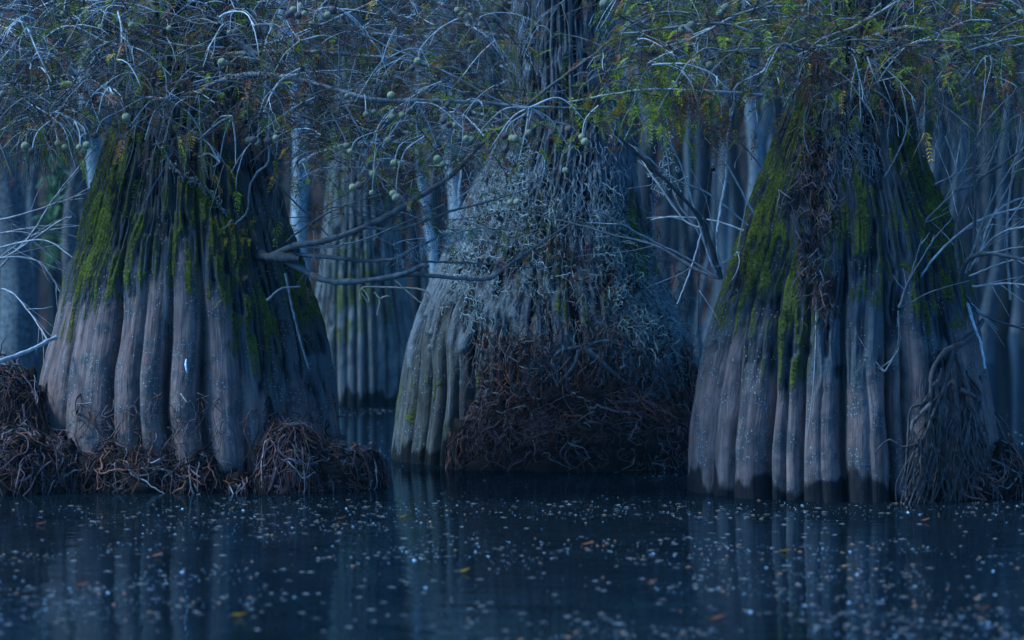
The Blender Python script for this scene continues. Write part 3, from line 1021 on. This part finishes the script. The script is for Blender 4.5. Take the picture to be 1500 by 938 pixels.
for p, d in tips:
    if R.random() < .5:
        lf.spray(p, d + R.normal(0, .01, 3), U(.05, .12), leaf_col(.62) * 1.2)
for _ in range(700):
    x = U(900, 1520)
    y = R.normal(35, 38) + (15 if 950 < x < 1150 else 0)
    lf.spray(at(x, y, U(11.0, 12.3)), np.array([U(-1, 1), U(-.6, .6), U(-.7, .4)]), U(.06, .13), leaf_col(.74) * 1.35)
for cx_, cy_ in [(1055, 185), (1068, 165), (1020, 115), (1200, 60), (1225, 90), (1470, 100), (1445, 125), (1190, 120), (1010, 140), (1330, 105)]:   # hanging dead leaf tassels
    for _ in range(13):
        lf.spray(at(R.normal(cx_, 10), R.normal(cy_, 16), U(11.3, 11.5)), np.array([U(-.4, .4), U(-.3, .3), -1]), U(.06, .11), (RUSTY if R.random() < .55 else BROWN) * U(.7, 1.1))
for _ in range(90):
    x = U(860, 1010)
    lf.spray(at(x, U(95, 190), U(11.5, 11.8)), np.array([U(-.7, .7), U(-.4, .4), U(-1.0, .2)]), U(.06, .13), LIME * U(1.0, 2.0) if R.random() < .8 else GOLD)
kind(lf.build('foliage', M_LEAF, right), 'stuff')
for (x, y) in [(1000, 44), (1012, 38), (1008, 47), (1055, 20), (1062, 12), (1040, 96), (1495, 20), (885, 6)]:
    p = at(x, y, 11.3)
    put_cone(right, p, U(.019, .023), 1)

# ------------------------------------------------------------------ middle tree: dead leaves caught on the bark
lf = Leaves()
for _ in range(170):
    x, y = U(650, 1000), U(300, 640)
    if abs(x - 815) > 60 + (y - 250) * .4:
        continue
    lf.leaf(on_trunk(TB, x, y, .035), np.array([U(-.5, .5), U(-.2, 0), -1]), U(.03, .08), U(.004, .009), np.array([1, U(-.5, .5), .2]), (RUSTY if R.random() < .6 else BROWN) * U(.7, 1.2))
kind(lf.build('caught_leaves', M_LEAF, mid), 'stuff')

# crowns far above the frame, so the trees are whole
for T_, par, g in ((TA, left, .4), (TB, mid, .5), (TC, right, .6), (TD, rear, .4)):
    zt = T_['z'][-1]
    lf, tb = Leaves(), Tubes()
    cx_ = T_['cx'][-1]
    for _ in range(26):
        az, z0 = U(0, 6.283), U(zt * .55, zt)
        pa = arc((cx_, T_['Yc'], z0), (math.cos(az), math.sin(az), U(0, .5)), U(.8, 2.2), .5, 8, .1)
        tb.add(pa, (.03, .008), twig_col(.2), 5)
        for _k in range(26):
            i = int(U(2, 7.9))
            lf.spray(pa[i] + R.normal(0, .12, 3), R.normal(0, 1, 3), U(.12, .25), leaf_col(g), 6, .008)
    c_ = lf.build('crown', M_LEAF, par)
    kind(tb.build('limbs', M_TWIG, c_), 'stuff')


# ------------------------------------------------------------------ hanging moss
def hang(label, n, sample, drop, spread, Lc=(.05, .14), r=(.0012, .0024), tint=(.34, .37, .36), rope=None, name='spanish_moss'):
    tb = Tubes()
    if rope is not None:
        tb.add(spline(rope, 60), .003, np.array(tint) * .8, 5)
    for _ in range(n):
        p = sample()
        d = R.normal(0, 1, 3)
        k_ = int(U(7, 13))
        pts = [p]
        s_ = U(*Lc) / k_
        curl = R.normal(0, .5, 3)
        for _i in range(k_):
            d = d + R.normal(0, .75, 3) * spread + curl * .5 + np.array([0, 0, -drop])
            d = d / np.linalg.norm(d)
            pts.append(pts[-1] + d * s_)
        c = np.array(tint) * U(.55, 1.25)
        tb.add(spline(pts, len(pts) * 2 - 1), U(*r), c, 3)
    o = tb.build(name, M_HANG)
    return tag(o, label, 'hanging moss', 'grey hanging moss on the cypresses')


def patch(T, blobs, off=(0.01, .09)):
    def f():
        x, y, sx, sy = blobs[int(U(0, len(blobs)))]
        return on_trunk(T, x + sx * float(np.clip(R.normal(), -1.7, 1.7)), y + sy * float(np.clip(R.normal(), -1.7, 1.7)), U(*off))
    return f


hang('pale grey moss tangle heaped on the left shoulder of the broad middle cypress', 1050,
     patch(TB, [(735, 270, 22, 22), (710, 310, 20, 24), (690, 345, 14, 22), (745, 320, 20, 26), (680, 380, 14, 26), (755, 250, 16, 34), (700, 420, 24, 30), (780, 340, 24, 50)]), .25, 1.0, (.06, .16), (.0009, .0018), (.42, .46, .45))
hang('grey moss veil down the right flank of the middle cypress, above its root mat', 1100,
     patch(TB, [(905, 380, 22, 36), (930, 410, 20, 26), (960, 440, 16, 20), (985, 480, 14, 24), (940, 470, 20, 24), (900, 330, 18, 30), (1005, 520, 8, 26)]), .35, 1.0, (.06, .15), (.0010, .0020), tint=(.29, .34, .30))
hang('ragged grey-green moss threads trailing over the broad middle cypress above its arching roots', 700,
     patch(TB, [(820, 400, 40, 60), (880, 470, 40, 40), (760, 430, 40, 40), (930, 520, 34, 30), (850, 340, 30, 50)], (.005, .05)), .75, .8, (.06, .18), (.0008, .0017), tint=(.26, .29, .28))
hang('thin grey moss strands hanging on the upper trunk of the middle cypress', 620,
     patch(TB, [(905, 200, 8, 70), (880, 250, 18, 50), (800, 255, 24, 30), (850, 300, 26, 30), (890, 60, 10, 60), (770, 60, 12, 70)]), .8, .7, (.06, .16), (.0008, .0018), tint=(.36, .40, .42))
hang('sparse grey moss wisp beside the right edge of the middle cypress', 60, lambda: at(R.normal(955, 4), U(290, 420), U(14.2, 14.26)), .5, 1.1, (.06, .14), rope=[at(953, 285, 14.23), at(957, 330, 14.23), at(952, 380, 14.23), at(956, 425, 14.23)])
hang('small bluish moss curl dangling from a bare twig between two near cypresses', 46, lambda: at(R.normal(972, 10), U(180, 275), U(12.1, 12.3)), .4, 1.1, (.05, .12), (.0014, .0024))
hang('grey moss beard hanging below the foliage at the top right corner', 300, lambda: at(R.normal(1400, 45), U(80, 200), U(11.8, 12.3)), 1.0, .6, (.08, .25), tint=(.15, .16, .16))
hang('dark moss beard hanging under the twigs at the far left edge', 420, lambda: at(U(-20, 115), U(130, 210), U(12.2, 13.0)), 1.2, .5, (.1, .3), tint=(.10, .11, .10))
hang('grey moss caught on the dark hollow of the right cypress, under its branches', 330, lambda: on_trunk(TC, R.normal(1245, 25), U(110, 250), U(.01, .05)), .7, .8, (.05, .14), tint=(.20, .21, .22))
hang('moss strand with crusty tufts slung across the dark upper part of the leftmost trunk', 90,
     (lambda: (lambda t_: on_trunk(TA, 228 + 105 * t_ + U(-2, 2), 205 + 115 * t_ + 10 * math.sin(t_ * 6) + U(-3, 3), .03))(R.random())), .1, .9, (.02, .05), (.002, .004), tint=(.22, .25, .24),
     rope=[on_trunk(TA, 228 + 105 * q_, 205 + 115 * q_ + 10 * math.sin(q_ * 6), .03) for q_ in np.linspace(0, 1, 12)])
WISP = [(585, 375), (603, 365), (622, 356), (640, 349), (655, 344), (675, 339), (692, 336)]
hang('grey moss wisps hanging from the low limb in front of the rear cypress', 120, lambda: at(*WISP[int(U(0, len(WISP)))][:2], 11.95) + R.normal(0, .008, 3), .7, 1.0, (.05, .13), (.0008, .0016), rope=[at(a_, b_, 11.95) for a_, b_ in WISP])


# ------------------------------------------------------------------ twiggy shrubs growing on stumps and trunks
def shrub(label, base, stems, side, n_side, Y, tint=1.0, seed=0, dY=.5):
    """stems: list of (photo points, widths, brightness); side twigs leave the stems"""
    t = thing('bare_shrub', label, 'shrub', at(base[0], base[1], Y), 'bare shrubs among the cypresses')
    paths = []
    for pts, w, k_ in stems:
        dy = U(-dY, dY)
        q = [(p[0], p[1], Y + dy * i / max(1, len(pts) - 1)) for i, p in enumerate(pts)]
        _, pa = traced(t, 'stem', q, w, LIMB * k_ * tint, sides=6)
        paths.append(pa)
    tb = Tubes()
    for _ in range(n_side):
        pa = paths[int(U(0, len(paths)))]
        i = int(U(len(pa) * .15, len(pa) - 2))
        d = pa[i + 1] - pa[i]
        d = d / np.linalg.norm(d) + R.normal(0, .45, 3)
        b = arc(pa[i], d, U(*side), U(-.3, .4), 8, .06)
        tb.add(b, (U(.0016, .003), .001), LIMB * U(.8, 2.6) * tint, 4)
    kind(tb.build('twigs', M_TWIG, t), 'stuff')
    return t


shrub('bare shrub with crossing stems rooted on the mossy left side of the right cypress', (1056, 408),
      [([(1056, 408), (1030, 330), (1000, 290), (960, 250), (900, 195)], (8, 4), .35), ([(1030, 335), (1042, 250), (1046, 248)], (6, 5), .3), ([(1056, 408), (1020, 395), (960, 360), (900, 345), (830, 325), (760, 310)], (6, 2), .7),
       ([(1055, 405), (1040, 380), (1000, 250), (968, 190), (935, 160)], (4, 2), 2.2), ([(1056, 410), (1026, 345), (990, 290), (975, 215)], (4, 2.5), 1.0), ([(1030, 335), (1000, 320), (950, 250), (935, 225)], (3, 2), 2.0),
       ([(1090, 338), (1040, 322), (980, 318), (955, 322)], (3.5, 2), 2.4), ([(1095, 330), (1040, 285), (985, 260), (930, 215)], (3, 2), 2.2), ([(1028, 340), (1010, 400), (992, 445)], (3, 2), 2.6),
       ([(1026, 345), (1024, 400), (1022, 480), (1020, 495)], (3, 2), .7), ([(1056, 395), (1050, 340), (1064, 255)], (4, 2), 2.4), ([(1060, 385), (1075, 375), (1082, 368)], (3, 2), 3.0),
       ([(1105, 315), (1078, 265), (1060, 230)], (3, 1.5), 2.0), ([(1120, 250), (1080, 205), (1035, 180)], (3, 2), 1.2), ([(1056, 410), (1000, 375), (940, 345), (880, 310)], (3, 2), 1.6)],
      (.10, .4), 34, 11.75)
shrub('spreading bare shrub with dark stems and pale twigs reaching off the right edge', (1410, 410),
      [([(1408, 415), (1415, 385), (1440, 372), (1480, 376), (1530, 392)], (9, 5), .45), ([(1408, 415), (1400, 340), (1428, 270), (1470, 240), (1520, 200)], (7, 4), .4), ([(1425, 400), (1428, 300), (1424, 150), (1420, 90)], (6, 3), .35),
       ([(1412, 430), (1440, 462), (1500, 482), (1540, 490)], (5, 3), .4), ([(1480, 440), (1475, 350), (1482, 260), (1500, 180)], (5, 3), .9), ([(1330, 430), (1380, 365), (1440, 320), (1520, 300)], (4, 2), 2.2),
       ([(1320, 430), (1345, 340), (1400, 280), (1450, 230)], (4, 2), .9), ([(1420, 395), (1460, 345), (1530, 325)], (4, 2), 2.4), ([(1420, 405), (1470, 385), (1530, 372)], (3, 2), 2.4), ([(1425, 420), (1480, 415), (1530, 425)], (3, 2), 2.2),
       ([(1415, 400), (1450, 300), (1500, 215)], (4, 2), 1.2), ([(1400, 280), (1440, 260), (1470, 190), (1510, 150)], (4, 2), .6), ([(1430, 385), (1460, 310), (1530, 280)], (3, 2), 2.0), ([(1370, 270), (1400, 250), (1385, 200)], (3, 2), 1.2)],
      (.12, .45), 80, 11.6)
shrub('small tuft of bare sprouts on the right cypress above its smooth band', (1318, 455),
      [([(1318, 450), (1330, 415), (1365, 355), (1395, 320)], (3, 1.5), .9), ([(1316, 450), (1335, 400), (1350, 350)], (2.5, 1.5), 1.0), ([(1316, 452), (1372, 425), (1420, 412)], (2.5, 1.5), .8), ([(1316, 455), (1316, 500), (1300, 540), (1296, 545)], (2.5, 1.5), .9),
       ([(1296, 545), (1275, 520), (1255, 490)], (2, 1.2), 1.3), ([(1296, 545), (1318, 505), (1314, 465)], (2, 1.2), 1.2), ([(1296, 545), (1275, 530), (1268, 522)], (2, 1.2), 1.0)],
      (.04, .1), 8, 11.42, dY=.05)
shrub('wispy bare shrub with pale arching twigs behind the left edge of the leftmost trunk', (-20, 420),
      [([(-30, 420), (40, 350), (80, 290), (140, 215)], (3.5, 2), 2.0), ([(-30, 330), (40, 312), (120, 285)], (3, 2), 1.8), ([(-30, 400), (50, 345), (120, 330)], (3, 2), 2.4), ([(-30, 370), (60, 352), (110, 380)], (3, 2), 2.2),
       ([(-30, 300), (20, 330), (100, 395)], (3, 2), 2.0), ([(-30, 390), (20, 370), (85, 325), (105, 318)], (3, 2), 2.2), ([(-30, 380), (50, 380), (90, 430)], (3, 2), 2.0), ([(-30, 430), (10, 425), (45, 460), (70, 500)], (3, 2), 2.0),
       ([(-30, 350), (50, 335), (125, 350)], (3, 2), 1.8)],
      (.12, .4), 44, 13.1)
st = thing('dead_branch', 'pale bent stick poking out above the root hummock at the left edge', 'branch', at(0, 528, 11.9))
traced(st, 'stick', [(-40, 537, 11.8), (0, 529, 11.9), (40, 515, 12.0), (66, 502, 12.1), (82, 494, 12.2)], (7, 6), LIMB * 2.3, sides=8)
st = thing('dead_branch', 'white bent stick leaning on the right flank of the right cypress', 'branch', at(1418, 445, 11.6))
traced(st, 'stick', [(1417, 444, 11.75), (1426, 475, 11.7), (1437, 505, 11.68), (1443, 540, 11.68)], (5, 4), LIMB * 3.2, sides=7)
st = thing('dead_branch', 'long straight pale stick standing against the middle lobe of the right cypress', 'branch', at(1190, 640, 11.4))
tr_ = [on_trunk(TC, *q, .03) for q in [(1196, 435), (1194, 520), (1190, 580), (1183, 640)]]
tb = Tubes()
tb.add(spline(tr_, 24), (.0034, .0022), LIMB * 1.5, 6)
tb.build('stick', M_TWIG, st)
st = thing('dead_twig', 'dry straw-coloured twig with a curled tip hanging before the rear cypress', 'twig', at(600, 425, 12.2))
for pts in ([(632, 434), (615, 424), (560, 421), (530, 422), (528, 440)], [(570, 403), (600, 430), (622, 448)], [(530, 422), (540, 436), (538, 442), (530, 430)], [(548, 428), (556, 440), (552, 462)], [(556, 438), (566, 434), (570, 434)]):
    traced(st, 'stem', [(a, b, 12.2) for a, b in pts], (3, 1.8), np.array([.42, .30, .22]), sides=5)

# ------------------------------------------------------------------ far trees, each its own
def far_trunk(name, label, px, Y, wpx, tint, ztop, lean=0.0, flare=1.5, group=None, branches=True, seed=0, cat='tree'):
    c = at(px, HOR, Y)
    t = thing(name, label, cat, (c[0], Y, 0.0), group)
    w = wpx / F * Y / 2
    n, m = 18, 46
    z = np.linspace(-.3, ztop, m)
    th = np.linspace(0, 2 * math.pi, n, endpoint=False)
    Z, TH = np.meshgrid(z, th, indexing='ij')
    rr = w * (1 + (flare - 1) * np.exp(-np.clip(Z, 0, None) / 1.0)) * (1 - .35 * Z / ztop)
    rr = rr * (1 + .16 * (np.abs(np.sin(TH * 3.5 + seed)) - .5) * np.exp(-Z / 3) + .22 * (noise(np.stack([np.sin(TH).ravel() * 2, np.cos(TH).ravel() * 2 + seed * 7, Z.ravel() * 1.2], 1), seed) - .5).reshape(Z.shape))
    bx = lean * Z + .10 * np.sin(Z * .9 + seed) + .05 * np.sin(Z * 2.3 + seed * 1.7)
    v = np.stack([(c[0] + bx + rr * np.cos(TH)).ravel(), (Y + rr * np.sin(TH)).ravel(), Z.ravel()], 1)
    i = np.arange(m - 1)[:, None] * n
    j = np.arange(n)[None]
    q = np.stack([i + j, i + (j + 1) % n, i + n + (j + 1) % n, i + n + j], -1).reshape(-1, 4)
    mesh('trunk', v, q, M_FAR, t, {'tint': np.broadcast_to(np.array(tint, float), (len(v), 3)) * (.6 + .8 * noise(v * (6, 6, 1.2), seed + 3))[:, None]})
    if branches:
        tb, lf_ = Tubes(), Leaves()
        for _ in range(int(U(9, 16))):
            z0 = U(ztop * .35, ztop)
            az = U(0, 6.283)
            pa = arc((c[0] + lean * z0, Y, z0), (math.cos(az), math.sin(az), U(-.1, .6)), U(.8, 2.4), U(.2, 1), 8, .12)
            tb.add(pa, (w * .2 + .006, .006), np.array(tint) * .8, 4)
            for _k in range(12):
                lf_.spray(pa[int(U(2, 7.9))] + R.normal(0, .15, 3), R.normal(0, 1, 3) - np.array([0, 0, .6]), U(.2, .4), (np.array([.12, .13, .10]) if R.random() < .6 else BROWN) * U(.7, 1.3), 4, .016)
        cr = lf_.build('crown', M_LEAF, t)
        kind(tb.build('limbs', M_TWIG, cr), 'stuff')
    return t


M_FAR = tint_material('far_bark', .9, .02, .0, .6)
far_trunk('cypress_tree', 'pale silvery trunk right behind the leftmost tree, shaggy with hanging moss', 433, 24, 20, (0.260, 0.266, 0.268), 12, group='far trees', seed=1)
far_trunk('cypress_tree', 'bluish trunk seen between the root hummock side and the leftmost tree', 146, 27, 26, (0.211, 0.215, 0.217), 12, group='far trees', seed=2)
far_trunk('cypress_tree', 'dark thick trunk at the very left edge behind the bare shrub', 28, 23, 40, (.10, .10, .10), 12, group='far trees', seed=3)
far_trunk('cypress_tree', 'blurred dark brown trunk beside the green bush at the left', 112, 26, 18, (.09, .075, .07), 12, lean=.02, group='far trees', seed=4)
far_trunk('cypress_tree', 'palest far trunk in the gap between the middle and right cypresses', 1094, 34, 22, (0.150, 0.155, 0.158), 15, group='far trees', seed=5)
far_trunk('cypress_tree', 'blurred trunk just right of the slim rear cypress', 652, 30, 18, (0.186, 0.190, 0.192), 14, group='far trees', seed=6)
far_trunk('cypress_tree', 'thin moss-hung trunk just left of the middle cypress shoulder', 618, 27, 12, (0.236, 0.240, 0.243), 13, group='far trees', seed=7)
gaps = [('between the leftmost and middle cypresses', 395, 740, 15), ('between the middle and right cypresses', 925, 1150, 17), ('beyond the right edge of the right cypress', 1345, 1530, 17), ('left of the leftmost cypress', -30, 160, 10)]
k_ = 100
for where, x0, x1, n_ in gaps:
    for i in range(n_):
        k_ += 1
        px = x0 + (x1 - x0) * (i + U(.1, .9)) / n_
        Y = U(33, 62)
        far_trunk('cypress_tree', 'blurred slender grey trunk in the far wood ' + where, px, Y, U(7, 17), np.array([.05, .054, .057]) * U(.2, 2.4), U(15, 20), U(-.05, .05), U(1.3, 2.6), 'far trees seen ' + where, seed=k_)
# others that only show over the canopies or in the water
for i in range(16):
    k_ += 1
    px = [U(160, 400), U(740, 930), U(1140, 1350), U(-300, -60), U(1560, 1800)][i % 5]
    far_trunk('cypress_tree', 'slender grey trunk of the far wood mostly hidden by the near cypresses', px, U(30, 60), U(8, 18), np.array([.10, .105, .11]) * U(.4, 1.5), U(14, 19), U(-.02, .02), 1.5, 'far trees behind the near cypresses', seed=k_)

# leaning dead trunk in the upper gap
lt = thing('leaning_tree', 'dark leaning trunk slanting up to the right behind the twigs, left of the middle cypress', 'tree', at(535, 545, 25.4))
traced(lt, 'trunk', [(535, 545, 25.4), (556, 330, 24), (590, 185, 22.8), (640, 110, 22.2), (700, 45, 21.6), (760, -15, 21), (850, -120, 20.4)], (30, 20), np.array([.075, .058, .045]), M_ROOT, n=60, sides=10)
tb, lf = Tubes(), Leaves()
for _ in range(120):                                                # its thin side twigs and dead leaves fill the upper gap
    p = at(U(540, 745), U(-60, 240), U(17.2, 20))
    pa = arc(p, (U(-1, 1), U(-.5, .5), U(-.3, .5)), U(.3, .9), U(.2, 1), 8, .12)
    tb.add(pa, (.006, .003), twig_col(.4), 4)
    for _k in range(5):
        lf.spray(pa[int(U(2, 7.9))], R.normal(0, 1, 3) - np.array([0, 0, .8]), U(.08, .18), (BROWN * 1.3 if R.random() < .6 else np.array([.25, .26, .24]) if R.random() < .6 else GREEN) * U(.7, 1.3), 6, .008)
kind(tb.build('twigs', M_TWIG, lt), 'stuff')
kind(lf.build('foliage', M_LEAF, lt), 'stuff')


# low bushes on the far shore
def bush(label, px, py, Y, wpx, hpx, col, n, seed):
    b = at(px, py, Y)
    t = thing('bush', label, 'bush', b)
    lf_, tb_ = Leaves(), Tubes()
    w, h = wpx / F * Y / 2, hpx / F * Y
    for _ in range(n):
        a, e, r_ = U(0, 6.283), U(0, 1.5), U(.3, 1) ** .6
        p = b + np.array([math.cos(a) * math.cos(e) * w, math.sin(a) * math.cos(e) * w, math.sin(e) * h]) * r_ * U(.8, 1.1)
        lf_.spray(p, R.normal(0, 1, 3), U(.1, .2), np.array(col) * U(.5, 1.5), 5, .018)
    for _ in range(12):
        pa = arc(b + np.array([U(-.1, .1), 0, 0]), (U(-.8, .8), U(-.6, .6), 1), h * .9, .1, 8, .1)
        tb_.add(pa, (.014, .004), DUSK, 4)
    lf_.build('foliage', M_LEAF, t)
    tb_.build('stems', M_TWIG, t)


bush('blurred green bush far behind the left edge of the leftmost trunk', 88, 380, 30, 60, 175, (.10, .17, .08), 420, 1)
bush('low brown bush on the far bank in the gap by the right cypress', 1025, 440, 53, 90, 34, (.17, .08, .06), 260, 2)
bush('dark low bush on the far shore behind the bare shrub at the left', 45, 482, 62, 150, 90, (.05, .05, .05), 300, 3)
bush('dark low bush on the far shore past the right edge of the right cypress', 1475, 482, 62, 110, 70, (.06, .045, .045), 300, 4)

# the closed wood behind everything: one mass
tb, lf = Tubes(), Leaves()
for _ in range(230):
    Y = U(62, 95)
    x = U(-.34, .34) * Y
    w_ = U(.08, .26)
    c_ = np.array([.042, .045, .048]) * U(.3, 1.6)
    z_ = np.linspace(-.2, U(17, 24), 9)
    tb.add(np.stack([x + U(-.05, .05) * z_ + .12 * np.sin(z_ + U(0, 6)), 0 * z_ + Y, z_], 1), (w_ * 1.3, w_ * .6), c_, 6)
o = kind(tb.build('distant_woods', M_FAR), 'stuff')
tag(o, 'hazy mass of crowded trunks closing the view behind the swamp', 'woods')
for _ in range(5200):
    Y = U(64, 100)
    p = np.array([U(-.36, .36) * Y, Y, 1 + 21 * R.random() ** .8])
    lf.spray(p, R.normal(0, 1, 3), U(.5, 1.2), np.array([.07, .08, .06]) * U(.4, 1.5), 3, .12)
o = kind(lf.build('distant_foliage', M_LEAF, None), 'stuff')
tag(o, 'dim leafage of the hazy wood far beyond the cypresses', 'woods')

# ------------------------------------------------------------------ flecks on the water
V, Q, C, n0 = [], [], [], 0


def fleck(p, a, b, ang, h, col, k=6):
    global n0
    t_ = np.arange(k) * 2 * math.pi / k
    x, y = a * np.cos(t_), b * np.sin(t_) * (1 + .3 * R.normal(0, 1, k))
    ca, sa = math.cos(ang), math.sin(ang)
    V.append(np.concatenate([np.stack([p[0] + x * ca - y * sa, p[1] + x * sa + y * ca, np.full(k, .0015)], 1), [[p[0], p[1], h]]]))
    Q.append(np.stack([n0 + np.arange(k), n0 + (np.arange(k) + 1) % k, np.full(k, n0 + k)], 1))
    C.append(np.broadcast_to(col, (k + 1, 3)))
    n0 += k + 1


def in_trunk(x, y):
    for T_ in (TA, TB, TC, TD):
        if (x - np.interp(0, T_['z'], T_['cx'])) ** 2 + (y - T_['Yc']) ** 2 < (np.interp(0, T_['z'], T_['rad']) + .03) ** 2:
            return True
    return False


WHITE_F = np.array([.27, .34, .40])
cnt = 0
while cnt < 7500:
    py = 600 + 345 * R.random() ** 1.5
    px = U(-40, 1540)
    Y = F * H / (py - HOR)
    p = at(px, py, Y)
    g = noise(np.array([[p[0] * .9, p[1] * .9, 0]]), 77)[0] * .6 + noise(np.array([[p[0] * 4, p[1] * 3, 5]]), 78)[0] * .4
    if R.random() > smooth(.49, .64, g) * .97 + .04 or in_trunk(p[0], p[1]):
        continue
    cnt += 1
    a_ = R.random()
    if a_ < .84:
        r_ = U(.0014, .0036) if R.random() < .96 else U(.004, .0075)
        fleck(p, r_, r_, 0, r_ * .8, WHITE_F * (U(.25, .95) if R.random() < .9 else U(1.3, 2.2)))  # the few brightest are sky glints put into the fleck colour
    elif a_ < .955:
        L_ = U(.004, .018)
        fleck(p, L_, U(.0015, .005), U(-.6, .6) + (math.pi / 2 if R.random() < .15 else 0), .004, np.array([.15, .12, .105]) * U(.4, 1.6))
    else:
        L_ = U(.004, .014)
        fleck(p, L_, L_ * U(.3, .5), U(0, 3.1), .006, np.array([.24, .11, .05]) * U(.4, 1.2))
for _ in range(3600):                                               # fine duckweed gathered in the band below the trunks
    py = 655 + abs(R.normal(0, 62)) if R.random() < .75 else U(600, 690)
    px = U(-20, 1520)
    p = at(px, py, F * H / (py - HOR))
    if noise(np.array([[p[0] * 1.6, p[1] * 1.0, 2]]), 79)[0] < .42 or in_trunk(p[0], p[1]):
        continue
    r_ = U(.0010, .0022)
    fleck(p, r_, r_, 0, r_ * .8, WHITE_F * U(.4, 1.7), 5)
for _ in range(260):                                                # dead needles and bark slivers lying flat
    py = 735 + 195 * R.random()
    p = at(U(-20, 1520), py, F * H / (py - HOR))
    if in_trunk(p[0], p[1]):
        continue
    fleck(p, U(.006, .020), U(.0010, .0022), R.normal(0, .25), .003, np.array([.26, .22, .21]) * U(.4, 1.5))
o = mesh('floating_flecks', np.concatenate(V), None, M_FLOAT, None, {'tint': np.concatenate(C)}, tris=np.concatenate(Q))
kind(o, 'stuff')
tag(o, 'tiny pale duckweed flecks, painted sky glints and needle scraps scattered over the dark water', 'duckweed')

# larger floating leaves, each its own
for i, (px, py, L_) in enumerate([(1295, 720, .06), (955, 857, .05), (1050, 910, .06), (1150, 810, .05), (230, 817, .05), (120, 860, .05), (590, 760, .04), (820, 690, .05), (1355, 765, .045), (680, 840, .05), (500, 762, .05), (1440, 895, .05),
                                  (350, 905, .06), (860, 800, .05), (60, 770, .05)]):
    Y = F * H / (py - HOR)
    p = at(px, py, Y)
    L_ *= .45
    t_ = np.linspace(0, 1, 9)
    w_ = L_ * .32 * np.sin(math.pi * t_ ** .8)
    x = (t_ - .5) * 2 * L_
    up_ = .004 + .010 * t_ ** 2
    v = np.concatenate([np.stack([x, w_, up_ + .006], 1), np.stack([x, 0 * x, up_], 1), np.stack([x, -w_, up_ + .006], 1)])
    an = U(-.7, .7)
    v = np.stack([v[:, 0] * math.cos(an) - v[:, 1] * math.sin(an), v[:, 0] * math.sin(an) + v[:, 1] * math.cos(an), v[:, 2]], 1) + p * np.array([1, 1, 0])
    j = np.arange(8)
    q = np.concatenate([np.stack([j, j + 1, j + 10, j + 9], 1), np.stack([j + 9, j + 10, j + 19, j + 18], 1)])
    o = mesh('fallen_leaf', v, q, M_LEAF, None, {'tint': np.broadcast_to((RUSTY if i % 3 else GOLD * .7) * U(.8, 1.4), (27, 3))})
    tag(o, 'small brown leaf floating flat on the dark water', 'leaf', 'fallen leaves on the water')
